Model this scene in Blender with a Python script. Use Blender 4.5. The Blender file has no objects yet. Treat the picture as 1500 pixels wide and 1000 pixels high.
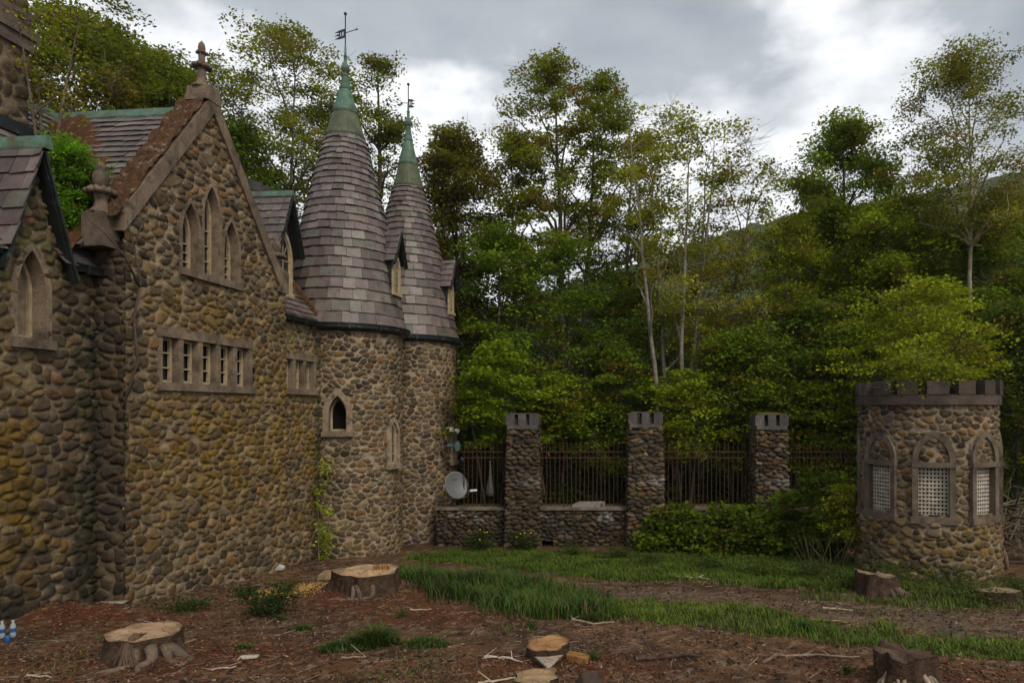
import bpy, math, random
import numpy as np
from mathutils import Vector

# ---------------------------------------------------------------- camera, sky, sun, exposure
SC = bpy.context.scene
COL = SC.collection
F = 1000.0; CX = 880.0; HY = 600.0          # focal length and principal point in photo pixels (1500 wide)
cam_d = bpy.data.cameras.new('camera'); cam = bpy.data.objects.new('camera', cam_d); COL.objects.link(cam)
cam.location = (0, 0, 0); cam.rotation_euler = (math.radians(90), 0, 0)
cam_d.sensor_width = 36; cam_d.lens = 36 * F / 1500
cam_d.shift_x = (750 - CX) / 1500; cam_d.shift_y = (HY - 500) / 1500
cam_d.clip_start = 0.1; cam_d.clip_end = 3000
SC.camera = cam
SC.view_settings.view_transform = 'Standard'
SC.view_settings.look = 'None'
SC.view_settings.exposure = 0.56
SC.view_settings.gamma = 1.0

SUN = Vector((0.42, -0.62, 0.72)).normalized()
w = bpy.data.worlds.new("World"); SC.world = w; w.use_nodes = True
nt = w.node_tree; nt.nodes.clear()
def wn(t, **k):
    n = nt.nodes.new(t)
    for a, b in k.items(): setattr(n, a, b)
    return n
def wm(op, a, b=None, c=None):
    n = wn('ShaderNodeMath', operation=op)
    for i, v in enumerate((a, b, c)):
        if v is None: continue
        if isinstance(v, (int, float)): n.inputs[i].default_value = v
        else: nt.links.new(v, n.inputs[i])
    return n.outputs[0]
out = wn('ShaderNodeOutputWorld'); bg = wn('ShaderNodeBackground'); bg.inputs[1].default_value = 0.1
sky = wn('ShaderNodeTexSky', sky_type='NISHITA', sun_disc=False)
sky.sun_elevation = math.asin(SUN.z); sky.sun_rotation = math.atan2(SUN.x, SUN.y)
tc = wn('ShaderNodeTexCoord'); sep = wn('ShaderNodeSeparateXYZ')
nt.links.new(tc.outputs['Generated'], sep.inputs[0])
hx = wm('SQRT', wm('ADD', wm('MULTIPLY', sep.outputs[0], sep.outputs[0]), wm('MULTIPLY', sep.outputs[1], sep.outputs[1])))
elev = wm('ARCTAN2', sep.outputs[2], hx)            # elevation in radians
azim = wm('ARCTAN2', sep.outputs[0], sep.outputs[1])  # 0 = north (+Y), positive to the east
mp = wn('ShaderNodeMapping'); nt.links.new(tc.outputs['Generated'], mp.inputs[0]); mp.inputs['Scale'].default_value = (1.6, 1.6, 2.9)
def noise(scale, detail, loc=(0, 0, 0)):
    m2 = wn('ShaderNodeVectorMath', operation='ADD'); nt.links.new(mp.outputs[0], m2.inputs[0]); m2.inputs[1].default_value = loc
    n = wn('ShaderNodeTexNoise'); n.inputs['Scale'].default_value = scale; n.inputs['Detail'].default_value = detail
    n.inputs['Roughness'].default_value = 0.55; nt.links.new(m2.outputs[0], n.inputs['Vector']); return n.outputs[0]
nw = noise(2.6, 5, (7.3, 2.1, 5.5)); nw2 = noise(3.4, 5, (1.3, 9.1, 2.5))
def blob(az, el, sa, se, amp):
    a = wm('DIVIDE', wm('ADD', wm('SUBTRACT', azim, az), wm('MULTIPLY', wm('SUBTRACT', nw, .5), .45)), sa); b = wm('DIVIDE', wm('ADD', wm('SUBTRACT', elev, el), wm('MULTIPLY', wm('SUBTRACT', nw2, .5), .22)), se)
    r = wm('ADD', wm('MULTIPLY', a, a), wm('MULTIPLY', b, b))
    return wm('MULTIPLY', wm('POWER', 2.718, wm('MULTIPLY', r, -1.0)), amp)
n1 = noise(1.6, 5); n2 = noise(4.5, 6, (3.1, 1.7, .4))
v = wm('ADD', wm('MULTIPLY', wm('SUBTRACT', n1, 0.5), 1.1), wm('MULTIPLY', wm('SUBTRACT', n2, 0.5), 0.85))
low = wm('SUBTRACT', 1.0, wm('SMOOTH_MIN', 1.0, wm('DIVIDE', wm('MAXIMUM', elev, 0.0), 0.42), 0.15))
v = wm('ADD', v, wm('MULTIPLY', low, 0.52))
for b in ((0.27, 0.53, 0.11, 0.07, 0.42), (0.37, 0.43, 0.09, 0.05, 0.32), (0.30, 0.34, 0.14, 0.07, 0.10), (-0.20, 0.36, 0.34, 0.075, 0.55), (-0.72, 0.36, 0.16, 0.1, 0.45),
          (0.06, 0.47, 0.22, 0.09, -0.42), (-0.38, 0.55, 0.30, 0.09, -0.32), (0.56, 0.44, 0.10, 0.10, -0.35)):
    v = wm('ADD', v, blob(*b))
ramp = wn('ShaderNodeValToRGB'); nt.links.new(wm('ADD', wm('MULTIPLY', v, 0.70), 0.40), ramp.inputs[0])
cr = ramp.color_ramp
cr.elements[0].position = 0.0; cr.elements[0].color = (0.25, 0.275, 0.305, 1)
cr.elements[1].position = 1.0; cr.elements[1].color = (1.0, 1.0, 1.0, 1)
e = cr.elements.new(0.35); e.color = (0.37, 0.40, 0.43, 1)
e = cr.elements.new(0.65); e.color = (0.86, 0.87, 0.88, 1)
sc_ = wn('ShaderNodeVectorMath', operation='SCALE'); nt.links.new(ramp.outputs[0], sc_.inputs[0]); sc_.inputs['Scale'].default_value = 9.6
mx = wn('ShaderNodeMix', data_type='RGBA'); mx.inputs[0].default_value = 0.94
nt.links.new(sky.outputs[0], mx.inputs[6]); nt.links.new(sc_.outputs[0], mx.inputs[7])
nt.links.new(mx.outputs[2], bg.inputs[0]); nt.links.new(bg.outputs[0], out.inputs[0])
sl = bpy.data.lights.new('sun', 'SUN'); sl.energy = 1.5; sl.angle = math.radians(25); sl.color = (1, 0.90, 0.74)
so = bpy.data.objects.new('sun', sl); COL.objects.link(so); so.rotation_euler = (-SUN).to_track_quat('-Z', 'Y').to_euler()
so.location = (10, -10, 20)

# ---------------------------------------------------------------- helpers
rnd = random.Random(7)
def hsh(i, j, k, seed):
    with np.errstate(over='ignore'):
        h = (np.asarray(i).astype(np.int64) * 374761393 + np.asarray(j).astype(np.int64) * 668265263 + int(k) * 1274126177 + int(seed) * 974634777) & 0xFFFFFFFF
        h = ((h ^ (h >> 13)) * 1274126177) & 0xFFFFFFFF
        h = ((h ^ (h >> 16)) * 2246822519) & 0xFFFFFFFF
        h = h ^ (h >> 15)
    return (h & 0xFFFFFF) / float(0x1000000)
def vnoise(x, y, seed=0):
    i = np.floor(x); j = np.floor(y); fx = x - i; fy = y - j
    fx = fx * fx * (3 - 2 * fx); fy = fy * fy * (3 - 2 * fy)
    a = hsh(i, j, 1, seed); b = hsh(i + 1, j, 1, seed); c = hsh(i, j + 1, 1, seed); d = hsh(i + 1, j + 1, 1, seed)
    return (a * (1 - fx) + b * fx) * (1 - fy) + (c * (1 - fx) + d * fx) * fy
def fbm(x, y, seed=0, oct=4):
    s = 0; a = 0.5; t = 0
    for o in range(oct):
        s = s + a * vnoise(x, y, seed + o * 17); t += a; x = x * 2.03 + 5.2; y = y * 2.03 + 1.3; a *= 0.5
    return s / t

def root(name, loc, label, cat, group=None):
    o = bpy.data.objects.new(name, None); COL.objects.link(o); o.location = loc; o.empty_display_size = 0.2
    o['label'] = label; o['category'] = cat
    if group: o['group'] = group
    return o
def tag(o, label, cat, group=None):
    o['label'] = label; o['category'] = cat
    if group: o['group'] = group
    return o
def origin_of(p):
    v = Vector((0, 0, 0))
    while p is not None: v = v + p.location; p = p.parent
    return np.array(v)
def mesh_np(name, V, Fc, mat, parent=None, col=None, smooth=False, origin=None):
    """V (n,3) world coordinates, Fc (m,k) or list of polygons."""
    V = np.asarray(V, dtype=np.float64)
    off = origin_of(parent) if parent is not None else np.array(origin if origin is not None else (0, 0, 0), dtype=float)
    V = V - off
    me = bpy.data.meshes.new(name)
    if isinstance(Fc, np.ndarray):
        k = Fc.shape[1]; m = len(Fc)
        me.vertices.add(len(V)); me.vertices.foreach_set('co', V.astype(np.float32).ravel())
        me.loops.add(m * k); me.loops.foreach_set('vertex_index', Fc.astype(np.int32).ravel())
        me.polygons.add(m); me.polygons.foreach_set('loop_start', np.arange(0, m * k, k, dtype=np.int32))
        try: me.polygons.foreach_set('loop_total', np.full(m, k, dtype=np.int32))
        except Exception: pass
    else:
        me.from_pydata(V.tolist(), [], Fc)
    if col is not None:
        c = np.asarray(col, dtype=np.float32)
        if c.shape[1] == 3: c = np.concatenate([c, np.ones((len(c), 1), np.float32)], 1)
        at = me.color_attributes.new('Col', 'FLOAT_COLOR', 'POINT'); at.data.foreach_set('color', c.ravel())
    me.update(calc_edges=True)
    if smooth: me.polygons.foreach_set('use_smooth', np.ones(len(me.polygons), dtype=bool))
    if mat is not None: me.materials.append(mat)
    o = bpy.data.objects.new(name, me); COL.objects.link(o)
    if parent is not None: o.parent = parent
    else: o.location = Vector(off)
    return o

class MB:
    """collects boxes, tubes, lathes, polygons into one mesh"""
    def __init__(s, fr=None): s.v = []; s.f = []; s.c = []; s.col = (1, 1, 1); s.fr = fr
    def add(s, V, Fs, fr=None):
        fr = fr or s.fr; n = len(s.v)
        for p in V:
            s.v.append(tuple(fr(*p)) if fr else tuple(p)); s.c.append(s.col)
        for f in Fs: s.f.append([i + n for i in f])
    def box(s, a0, a1, b0, b1, c0, c1, fr=None):
        V = [(a0, b0, c0), (a1, b0, c0), (a1, b1, c0), (a0, b1, c0), (a0, b0, c1), (a1, b0, c1), (a1, b1, c1), (a0, b1, c1)]
        s.add(V, [(0, 3, 2, 1), (4, 5, 6, 7), (0, 1, 5, 4), (1, 2, 6, 5), (2, 3, 7, 6), (3, 0, 4, 7)], fr)
    def prism(s, poly, c0, c1, fr=None):
        n = len(poly)
        V = [(p[0], p[1], c0) for p in poly] + [(p[0], p[1], c1) for p in poly]
        Fs = [list(range(n))[::-1], list(range(n, 2 * n))] + [(i, (i + 1) % n, n + (i + 1) % n, n + i) for i in range(n)]
        s.add(V, Fs, fr)
    def tube(s, pts, rad, n=6, cap=True, fr=None):
        pts = [Vector(fr(*p) if fr else p) for p in pts]; V = []; Fs = []
        if not hasattr(rad, '__len__'): rad = [rad] * len(pts)
        up = Vector((0.31, 0.17, 0.93))
        for i, p in enumerate(pts):
            d = (pts[min(i + 1, len(pts) - 1)] - pts[max(i - 1, 0)]); d = d.normalized() if d.length > 1e-9 else Vector((0, 0, 1))
            a = d.cross(up); a = a.normalized() if a.length > 1e-3 else d.orthogonal().normalized(); b = d.cross(a)
            for k in range(n):
                q = 2 * math.pi * k / n; V.append(p + (a * math.cos(q) + b * math.sin(q)) * rad[i])
        for i in range(len(pts) - 1):
            for k in range(n):
                k2 = (k + 1) % n; Fs.append((i * n + k, i * n + k2, (i + 1) * n + k2, (i + 1) * n + k))
        if cap: Fs.append(list(range(n))[::-1]); Fs.append([(len(pts) - 1) * n + k for k in range(n)])
        sf = s.fr; s.fr = None; s.add(V, Fs); s.fr = sf
    def lathe(s, prof, c, n=16, fr=None, mod=None, cap=True):
        V = []; Fs = []
        for (r, z) in prof:
            for k in range(n):
                q = 2 * math.pi * k / n; m = mod(q, z) if mod else 1.0
                V.append((c[0] + r * m * math.cos(q), c[1] + r * m * math.sin(q), c[2] + z))
        m = len(prof)
        for i in range(m - 1):
            for k in range(n):
                k2 = (k + 1) % n; Fs.append((i * n + k, i * n + k2, (i + 1) * n + k2, (i + 1) * n + k))
        if cap: Fs.append(list(range(n))[::-1]); Fs.append([(m - 1) * n + k for k in range(n)])
        s.add(V, Fs, fr)
    def ball(s, c, r, n=8, m=6, fr=None):
        rx, ry, rz = r if hasattr(r, '__len__') else (r, r, r); V = [(c[0], c[1], c[2] - rz)]; Fs = []
        for i in range(1, m):
            th = math.pi * i / m
            for k in range(n):
                q = 2 * math.pi * k / n
                V.append((c[0] + rx * math.sin(th) * math.cos(q), c[1] + ry * math.sin(th) * math.sin(q), c[2] - rz * math.cos(th)))
        V.append((c[0], c[1], c[2] + rz)); L = len(V) - 1
        for k in range(n):
            Fs.append((0, 1 + (k + 1) % n, 1 + k)); Fs.append((L, 1 + (m - 2) * n + k, 1 + (m - 2) * n + (k + 1) % n))
        for i in range(m - 2):
            for k in range(n):
                k2 = (k + 1) % n; Fs.append((1 + i * n + k, 1 + i * n + k2, 1 + (i + 1) * n + k2, 1 + (i + 1) * n + k))
        s.add(V, Fs, fr)
    def build(s, name, mat, parent=None, smooth=False, origin=None):
        return mesh_np(name, np.array(s.v, dtype=float).reshape(-1, 3), s.f, mat, parent, np.array(s.c, dtype=float).reshape(-1, 3), smooth, origin)

def shade(c, lo=.8, hi=1.2):
    k = rnd.uniform(lo, hi); return tuple(x * k for x in c)
def W(px, py, Y): return Vector(((px - CX) / F * Y, Y, (HY - py) / F * Y))

# ---------------------------------------------------------------- materials
def material(name, col='attr', rough=0.85, spec=0.3, var=(6.0, 0.35), var2=None, bump=None, bump2=None, metal=0.0, trans=0.0, stain=None, coat=0.0):
    m = bpy.data.materials.new(name); m.use_nodes = True; t = m.node_tree; ns = t.nodes; L = t.links
    bs = ns['Principled BSDF']; bs.inputs['Roughness'].default_value = rough; bs.inputs['Metallic'].default_value = metal
    bs.inputs['Specular IOR Level'].default_value = spec
    tcn = ns.new('ShaderNodeTexCoord')
    if col == 'attr':
        at = ns.new('ShaderNodeAttribute'); at.attribute_name = 'Col'; c = at.outputs['Color']
    else:
        rg = ns.new('ShaderNodeRGB'); rg.outputs[0].default_value = (*col, 1); c = rg.outputs[0]
    def nz(scale, detail=5, rough_=0.6):
        n = ns.new('ShaderNodeTexNoise'); n.inputs['Scale'].default_value = scale; n.inputs['Detail'].default_value = detail
        n.inputs['Roughness'].default_value = rough_
        L.new(tcn.outputs['Object'], n.inputs['Vector']); return n
    for vv in (var, var2):
        if not vv: continue
        n = nz(vv[0]); mr = ns.new('ShaderNodeMapRange'); mr.inputs[1].default_value = 0.3; mr.inputs[2].default_value = 0.7
        mr.inputs[3].default_value = 1 - vv[1]; mr.inputs[4].default_value = 1 + vv[1]
        L.new(n.outputs[0], mr.inputs[0])
        sc = ns.new('ShaderNodeVectorMath'); sc.operation = 'SCALE'; L.new(c, sc.inputs[0]); L.new(mr.outputs[0], sc.inputs['Scale']); c = sc.outputs[0]
    if stain:   # (scale, low, high, colour)
        n = nz(stain[0], 6, 0.65); mr = ns.new('ShaderNodeMapRange'); mr.inputs[1].default_value = stain[1]; mr.inputs[2].default_value = stain[2]
        L.new(n.outputs[0], mr.inputs[0]); mxn = ns.new('ShaderNodeMix'); mxn.data_type = 'RGBA'
        L.new(mr.outputs[0], mxn.inputs[0]); L.new(c, mxn.inputs[6]); mxn.inputs[7].default_value = (*stain[3], 1); c = mxn.outputs[2]
    L.new(c, bs.inputs['Base Color'])
    nrm = None
    for bb in (bump, bump2):
        if not bb: continue
        n = nz(bb[0], 6); bn = ns.new('ShaderNodeBump'); bn.inputs['Strength'].default_value = bb[1]; bn.inputs['Distance'].default_value = bb[2]
        L.new(n.outputs[0], bn.inputs['Height'])
        if nrm is not None: L.new(nrm, bn.inputs['Normal'])
        nrm = bn.outputs[0]
    if nrm is not None: L.new(nrm, bs.inputs['Normal'])
    if trans > 0:
        tr = ns.new('ShaderNodeBsdfTranslucent'); L.new(c, tr.inputs[0]); ms = ns.new('ShaderNodeMixShader'); ms.inputs[0].default_value = trans
        L.new(bs.outputs[0], ms.inputs[1]); L.new(tr.outputs[0], ms.inputs[2]); L.new(ms.outputs[0], ns['Material Output'].inputs[0])
    return m
M = dict(
    stone=material('fieldstone', 'attr', 0.85, 0.25, (9, 0.28), (55, 0.25), (40, 0.5, 0.012), (140, 0.35, 0.004)),
    cut=material('cut_stone', 'attr', 0.9, 0.2, (2.6, 0.4), (34, 0.3), (22, 0.35, 0.014), (120, 0.4, 0.004), stain=(4.2, 0.50, 0.70, (0.052, 0.043, 0.034))),
    slate=material('slate', 'attr', 0.46, 0.42, (5, 0.3), (40, 0.22), (26, 0.4, 0.008), stain=(3.2, .56, .72, (.05, .045, .04))),
    copper=material('verdigris_copper', (0.068, 0.130, 0.090), 0.6, 0.35, (5, 0.35), (24, 0.25), (18, 0.15, 0.006), stain=(3.5, 0.47, 0.66, (0.062, 0.064, 0.034))),
    patina=material('two_tone_verdigris', 'attr', 0.6, 0.35, (4, 0.4), (24, 0.3), (18, 0.15, 0.006), stain=(3.0, 0.52, 0.72, (0.05, 0.045, 0.028))),
    dark=material('blackened_copper', (0.010, 0.013, 0.013), 0.5, 0.4, (5, 0.4), None, (20, 0.2, 0.004), stain=(7, 0.58, 0.72, (0.05, 0.11, 0.10))),
    iron=material('rusty_iron', (0.048, 0.021, 0.009), 0.8, 0.3, (14, 0.5), None, (80, 0.3, 0.002)),
    cream=material('weathered_cream_paint', (0.36, 0.285, 0.18), 0.6, 0.3, (9, 0.3), None, (60, 0.2, 0.002), stain=(12, 0.58, 0.7, (0.18, 0.11, 0.06))),
    pane=material('dark_glass', (0.012, 0.013, 0.014), 0.12, 0.5, None),
    hole=material('painted_dark_interior', (0.008, 0.007, 0.006), 0.95, 0.1, None),  # near-black colour painted in for the unlit space behind openings
    wood=material('weathered_board', (0.22, 0.17, 0.115), 0.85, 0.2, (9, 0.35), None, (30, 0.3, 0.005)),
    leaf=material('leaves', 'attr', 0.6, 0.10, None, trans=0.45),
    grassm=material('grass_blades', 'attr', 0.6, 0.15, None, trans=0.25),
    bark=material('bark', 'attr', 0.9, 0.2, (9, 0.4), (40, 0.25), (30, 0.6, 0.02)),
    barkd=material('stump_bark', (0.055, 0.034, 0.022), 0.95, 0.15, (12, 0.5), (50, 0.3), (26, 0.9, 0.03), stain=(4, 0.6, 0.75, (0.10, 0.10, 0.045))),
    soil=material('soil', 'attr', 0.95, 0.15, (2.2, 0.25), (26, 0.45), (9, 0.6, 0.05), (60, 0.9, 0.03)),
    litter=material('litter', 'attr', 0.9, 0.15, (20, 0.3)),
    white=material('white_plastic', (0.42, 0.42, 0.41), 0.45, 0.4, (8, 0.1)),
    greyp=material('grey_dish_paint', (0.12, 0.124, 0.128), 0.5, 0.4, (6, 0.08)),
    steel=material('dull_steel', (0.12, 0.12, 0.12), 0.5, 0.5, (9, 0.2), metal=0.5),
    teal=material('teal_enamel', (0.10, 0.17, 0.19), 0.4, 0.5, (9, 0.2)),
    lattice=material('white_lattice_paint', (0.40, 0.36, 0.30), 0.7, 0.3, (9, 0.35), stain=(7, 0.54, 0.70, (0.25, 0.19, 0.12))),
    hillm=material('hill_canopy', 'attr', 0.95, 0.1, (0.25, 0.4), (1.2, 0.4), (0.9, 1.0, 1.5)),
    bag=material('thin_plastic', (0.13, 0.115, 0.105), 0.4, 0.4, (12, 0.2), trans=0.4),
    blue=material('blue_label', (0.02, 0.09, 0.25), 0.4, 0.4, None),
    moss=material('moss_and_needles', (0.085, 0.045, 0.024), 0.98, 0.1, (9, 0.5), (45, 0.5), (30, 1.0, 0.05), stain=(8, 0.57, 0.66, (0.24, 0.19, 0.14))),
)
def ring_material():
    m = bpy.data.materials.new('cut_wood'); m.use_nodes = True; t = m.node_tree; ns = t.nodes; L = t.links; bs = ns['Principled BSDF']
    bs.inputs['Roughness'].default_value = 0.8; bs.inputs['Specular IOR Level'].default_value = 0.2
    tcn = ns.new('ShaderNodeTexCoord'); wv = ns.new('ShaderNodeTexWave'); wv.wave_type = 'RINGS'; wv.rings_direction = 'Z'
    wv.inputs['Scale'].default_value = 22; wv.inputs['Distortion'].default_value = 3; wv.inputs['Detail'].default_value = 3; wv.inputs['Detail Scale'].default_value = 1.2
    L.new(tcn.outputs['Object'], wv.inputs['Vector'])
    n = ns.new('ShaderNodeTexNoise'); n.inputs['Scale'].default_value = 5; n.inputs['Detail'].default_value = 6; L.new(tcn.outputs['Object'], n.inputs['Vector'])
    a = ns.new('ShaderNodeAttribute'); a.attribute_name = 'Col'
    mr = ns.new('ShaderNodeMapRange'); mr.inputs[3].default_value = 0.62; mr.inputs[4].default_value = 1.1; L.new(wv.outputs['Fac'], mr.inputs[0])
    mr2 = ns.new('ShaderNodeMapRange'); mr2.inputs[1].default_value = .3; mr2.inputs[2].default_value = .7; mr2.inputs[3].default_value = 0.6; mr2.inputs[4].default_value = 1.25; L.new(n.outputs[0], mr2.inputs[0])
    mu = ns.new('ShaderNodeMath'); mu.operation = 'MULTIPLY'; L.new(mr.outputs[0], mu.inputs[0]); L.new(mr2.outputs[0], mu.inputs[1])
    sc = ns.new('ShaderNodeVectorMath'); sc.operation = 'SCALE'; L.new(a.outputs[0], sc.inputs[0]); L.new(mu.outputs[0], sc.inputs['Scale'])
    vo = ns.new('ShaderNodeTexVoronoi'); vo.feature = 'DISTANCE_TO_EDGE'; vo.inputs['Scale'].default_value = 4.0; nv = ns.new('ShaderNodeVectorMath'); nv.operation = 'ADD'
    nsc = ns.new('ShaderNodeVectorMath'); nsc.operation = 'SCALE'; nsc.inputs['Scale'].default_value = .25; L.new(n.outputs[1], nsc.inputs[0]); L.new(tcn.outputs['Object'], nv.inputs[0]); L.new(nsc.outputs[0], nv.inputs[1]); L.new(nv.outputs[0], vo.inputs['Vector'])
    cm = ns.new('ShaderNodeMapRange'); cm.inputs[1].default_value = 0.004; cm.inputs[2].default_value = .03; cm.inputs[3].default_value = .45; cm.inputs[4].default_value = 1.0; L.new(vo.outputs[0], cm.inputs[0])
    sc2 = ns.new('ShaderNodeVectorMath'); sc2.operation = 'SCALE'; L.new(sc.outputs[0], sc2.inputs[0]); L.new(cm.outputs[0], sc2.inputs['Scale'])
    L.new(sc2.outputs[0], bs.inputs['Base Color'])
    b = ns.new('ShaderNodeBump'); b.inputs['Strength'].default_value = .4; b.inputs['Distance'].default_value = .01; L.new(n.outputs[0], b.inputs['Height']); L.new(b.outputs[0], bs.inputs['Normal'])
    return m
M['ring'] = ring_material()

# ---------------------------------------------------------------- cobble walls with real relief
PAL = np.array([(.130, .088, .044), (.165, .112, .056), (.085, .059, .034), (.19, .137, .076), (.112, .082, .055), (.155, .084, .034), (.058, .043, .030), (.135, .100, .060)])
def cobble(u, v, a, b, seed, H=0.06, gap=0.155, wrapn=None, flat=0.0, mortar=(.235, .178, .115)):
    """per point: relief height, stone colour, stone mask"""
    wu = u + 0.35 * a * (fbm(u / a * .9, v / b * .9, seed + 5, 2) - .5); wv = v + 0.5 * b * (fbm(u / a * .8 + 9, v / b * .8, seed + 6, 2) - .5)
    j = np.floor(wv / b)
    F1 = np.full(u.shape, 9.0); F2 = np.full(u.shape, 9.0); I = np.zeros(u.shape); J = np.zeros(u.shape); TX = np.zeros(u.shape); TY = np.zeros(u.shape)
    for dj in (-2, -1, 0, 1, 2):
        jj = j + dj; off = 0.5 * (np.mod(jj, 2))
        i0 = np.floor(wu / a - off)
        for di in (-1, 0, 1) if abs(dj) == 2 else (-2, -1, 0, 1, 2):
            ii = i0 + di; ih = np.mod(ii, wrapn) if wrapn else ii
            cx = (ii + off + .5 + .75 * (hsh(ih, jj, 2, seed) - .5)) * a; cy = (jj + .5 + .7 * (hsh(ih, jj, 3, seed) - .5)) * b
            s = .74 + .55 * hsh(ih, jj, 4, seed) ** 1.5; ph = (hsh(ih, jj, 5, seed) - .5) * 1.0; asp = .84 + .36 * hsh(ih, jj, 6, seed)
            dx = wu - cx; dy = wv - cy; c = np.cos(ph); sn = np.sin(ph)
            x = (c * dx + sn * dy) / (a * .5 * asp); y = (-sn * dx + c * dy) / (b * .5 / asp)
            d = (np.abs(x) ** 2.4 + np.abs(y) ** 2.4) ** (1 / 2.4) / s
            n1 = d < F1; F2 = np.where(n1, F1, np.minimum(F2, d)); F1 = np.where(n1, d, F1)
            I = np.where(n1, ih, I); J = np.where(n1, jj, J); TX = np.where(n1, x, TX); TY = np.where(n1, y, TY)
    e = F2 - F1
    q = np.minimum(np.clip((e - gap) / (.85 - flat), 0, 1), np.clip((1.24 - F1) / .55, 0, 1))
    rough = fbm(u * 22, v * 22, seed + 77, 3)
    h = .80 * H * (1 - (1 - q) ** 3.0) * (.72 + .5 * hsh(I, J, 9, seed)) + H * .35 * (TX * (hsh(I, J, 10, seed) - .5) + TY * (hsh(I, J, 11, seed) - .4)) * np.minimum(q * 4, 1)
    h = h + .020 * (rough - .5)
    m = np.clip(q * 14, 0, 1)[:, None]
    k = (hsh(I, J, 7, seed) * len(PAL)).astype(int); c = PAL[k] * (.50 + .72 * hsh(I, J, 8, seed))[:, None]
    mort = np.array(mortar) * (.7 + .6 * fbm(u * 3, v * 3, seed + 31, 3))[:, None]
    return h, c * m + mort * (1 - m), I, J
def stains(col, u, v, seed, items, per=1.0):
    for (fn, c, amt) in items:
        mk = np.clip(np.clip(fn(u, v), 0, 1) * (per if c[2] < .02 and c[0] > .1 else 1), 0, 1)[:, None] * amt; col = col * (1 - mk) + np.array(c) * (.6 + .8 * vnoise(u * 9, v * 9, seed)[:, None]) * mk
    return col
def panel(name, U, Vr, fr, a, b, seed, parent, res=0.02, H=0.06, hide=None, st=(), gap=0.155, wrap=False, mat=None, depth=0.0, tint=1.0, flat=0.0, mortar=(.235, .178, .115)):
    """stone sheet over U=(u0,u1), Vr=(v0,v1); fr(u,v,h) -> world arrays; hide(u,v) -> True where there is an opening"""
    nu = max(2, int(round((U[1] - U[0]) / res))); nv = max(2, int(round((Vr[1] - Vr[0]) / res)))
    us = np.linspace(U[0], U[1], nu + 1); vs = np.linspace(Vr[0], Vr[1], nv + 1)
    g = np.meshgrid(us, vs); u = g[0].ravel(); v = g[1].ravel()
    wn_ = None
    if wrap: wn_ = int(round((U[1] - U[0]) / a)); a = (U[1] - U[0]) / wn_
    h, c, I, J = cobble(u, v, a, b, seed, H, gap, wn_, flat, mortar)
    c = stains(c, u, v, seed, st, .30 + 1.15 * hsh(I, J, 13, seed)) * tint
    P = np.stack(fr(u, v, h), 1)
    idx = np.arange((nu + 1) * (nv + 1)).reshape(nv + 1, nu + 1)
    Q = np.stack([idx[:-1, :-1], idx[:-1, 1:], idx[1:, 1:], idx[1:, :-1]], -1).reshape(-1, 4)
    if hide is not None:
        cu = u[Q].mean(1); cv = v[Q].mean(1); Q = Q[~hide(cu, cv)]
    used = np.zeros(len(u), bool); used[Q.ravel()] = True
    if not used.all():
        re = np.cumsum(used) - 1; Q = re[Q]; P = P[used]; c = c[used]
    return mesh_np(name, P, Q, mat or M['stone'], parent, c, True)

# ---------------------------------------------------------------- pointed arches
def arch(w, zb, zs, za, n=9):
    q = w / 2; h = za - zs; R = (q * q + h * h) / (2 * q)
    L = []
    for i in range(n):
        z = h * i / n; L.append((-(-(R - q) + math.sqrt(max(R * R - z * z, 0))), zs + z))
    left = [(-q, zb)] + L + [(0, za)]
    return left + [(-p[0], p[1]) for p in left[-2::-1]]
def in_arch(w, zb, zs, za, ctr):
    q = w / 2; h = za - zs; R = (q * q + h * h) / (2 * q)
    def f(u, v):
        x = np.abs(u - ctr); z = np.clip(v - zs, 0, h); lim = np.where(v < zs, q, -(R - q) + np.sqrt(np.maximum(R * R - z * z, 0)))
        return (x < lim) & (v > zb) & (v < za)
    return f
def band(mb, o, i, c0, c1):
    """solid ring between two open outlines (o outside, i inside) from c0 to c1"""
    n = len(o)
    V = [(p[0], p[1], c1) for p in o] + [(p[0], p[1], c1) for p in i] + [(p[0], p[1], c0) for p in o] + [(p[0], p[1], c0) for p in i]
    Fs = []
    for k in range(n - 1):
        Fs += [(k, n + k, n + k + 1, k + 1)[::-1], (n + k, 3 * n + k, 3 * n + k + 1, n + k + 1)[::-1], (2 * n + k, k, k + 1, 2 * n + k + 1)[::-1], (3 * n + k, 2 * n + k, 2 * n + k + 1, 3 * n + k + 1)[::-1]]
    for k in (0, n - 1): Fs.append((k, n + k, 3 * n + k, 2 * n + k))
    mb.add(V, Fs)
CUT = (0.185, 0.138, 0.096)
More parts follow.
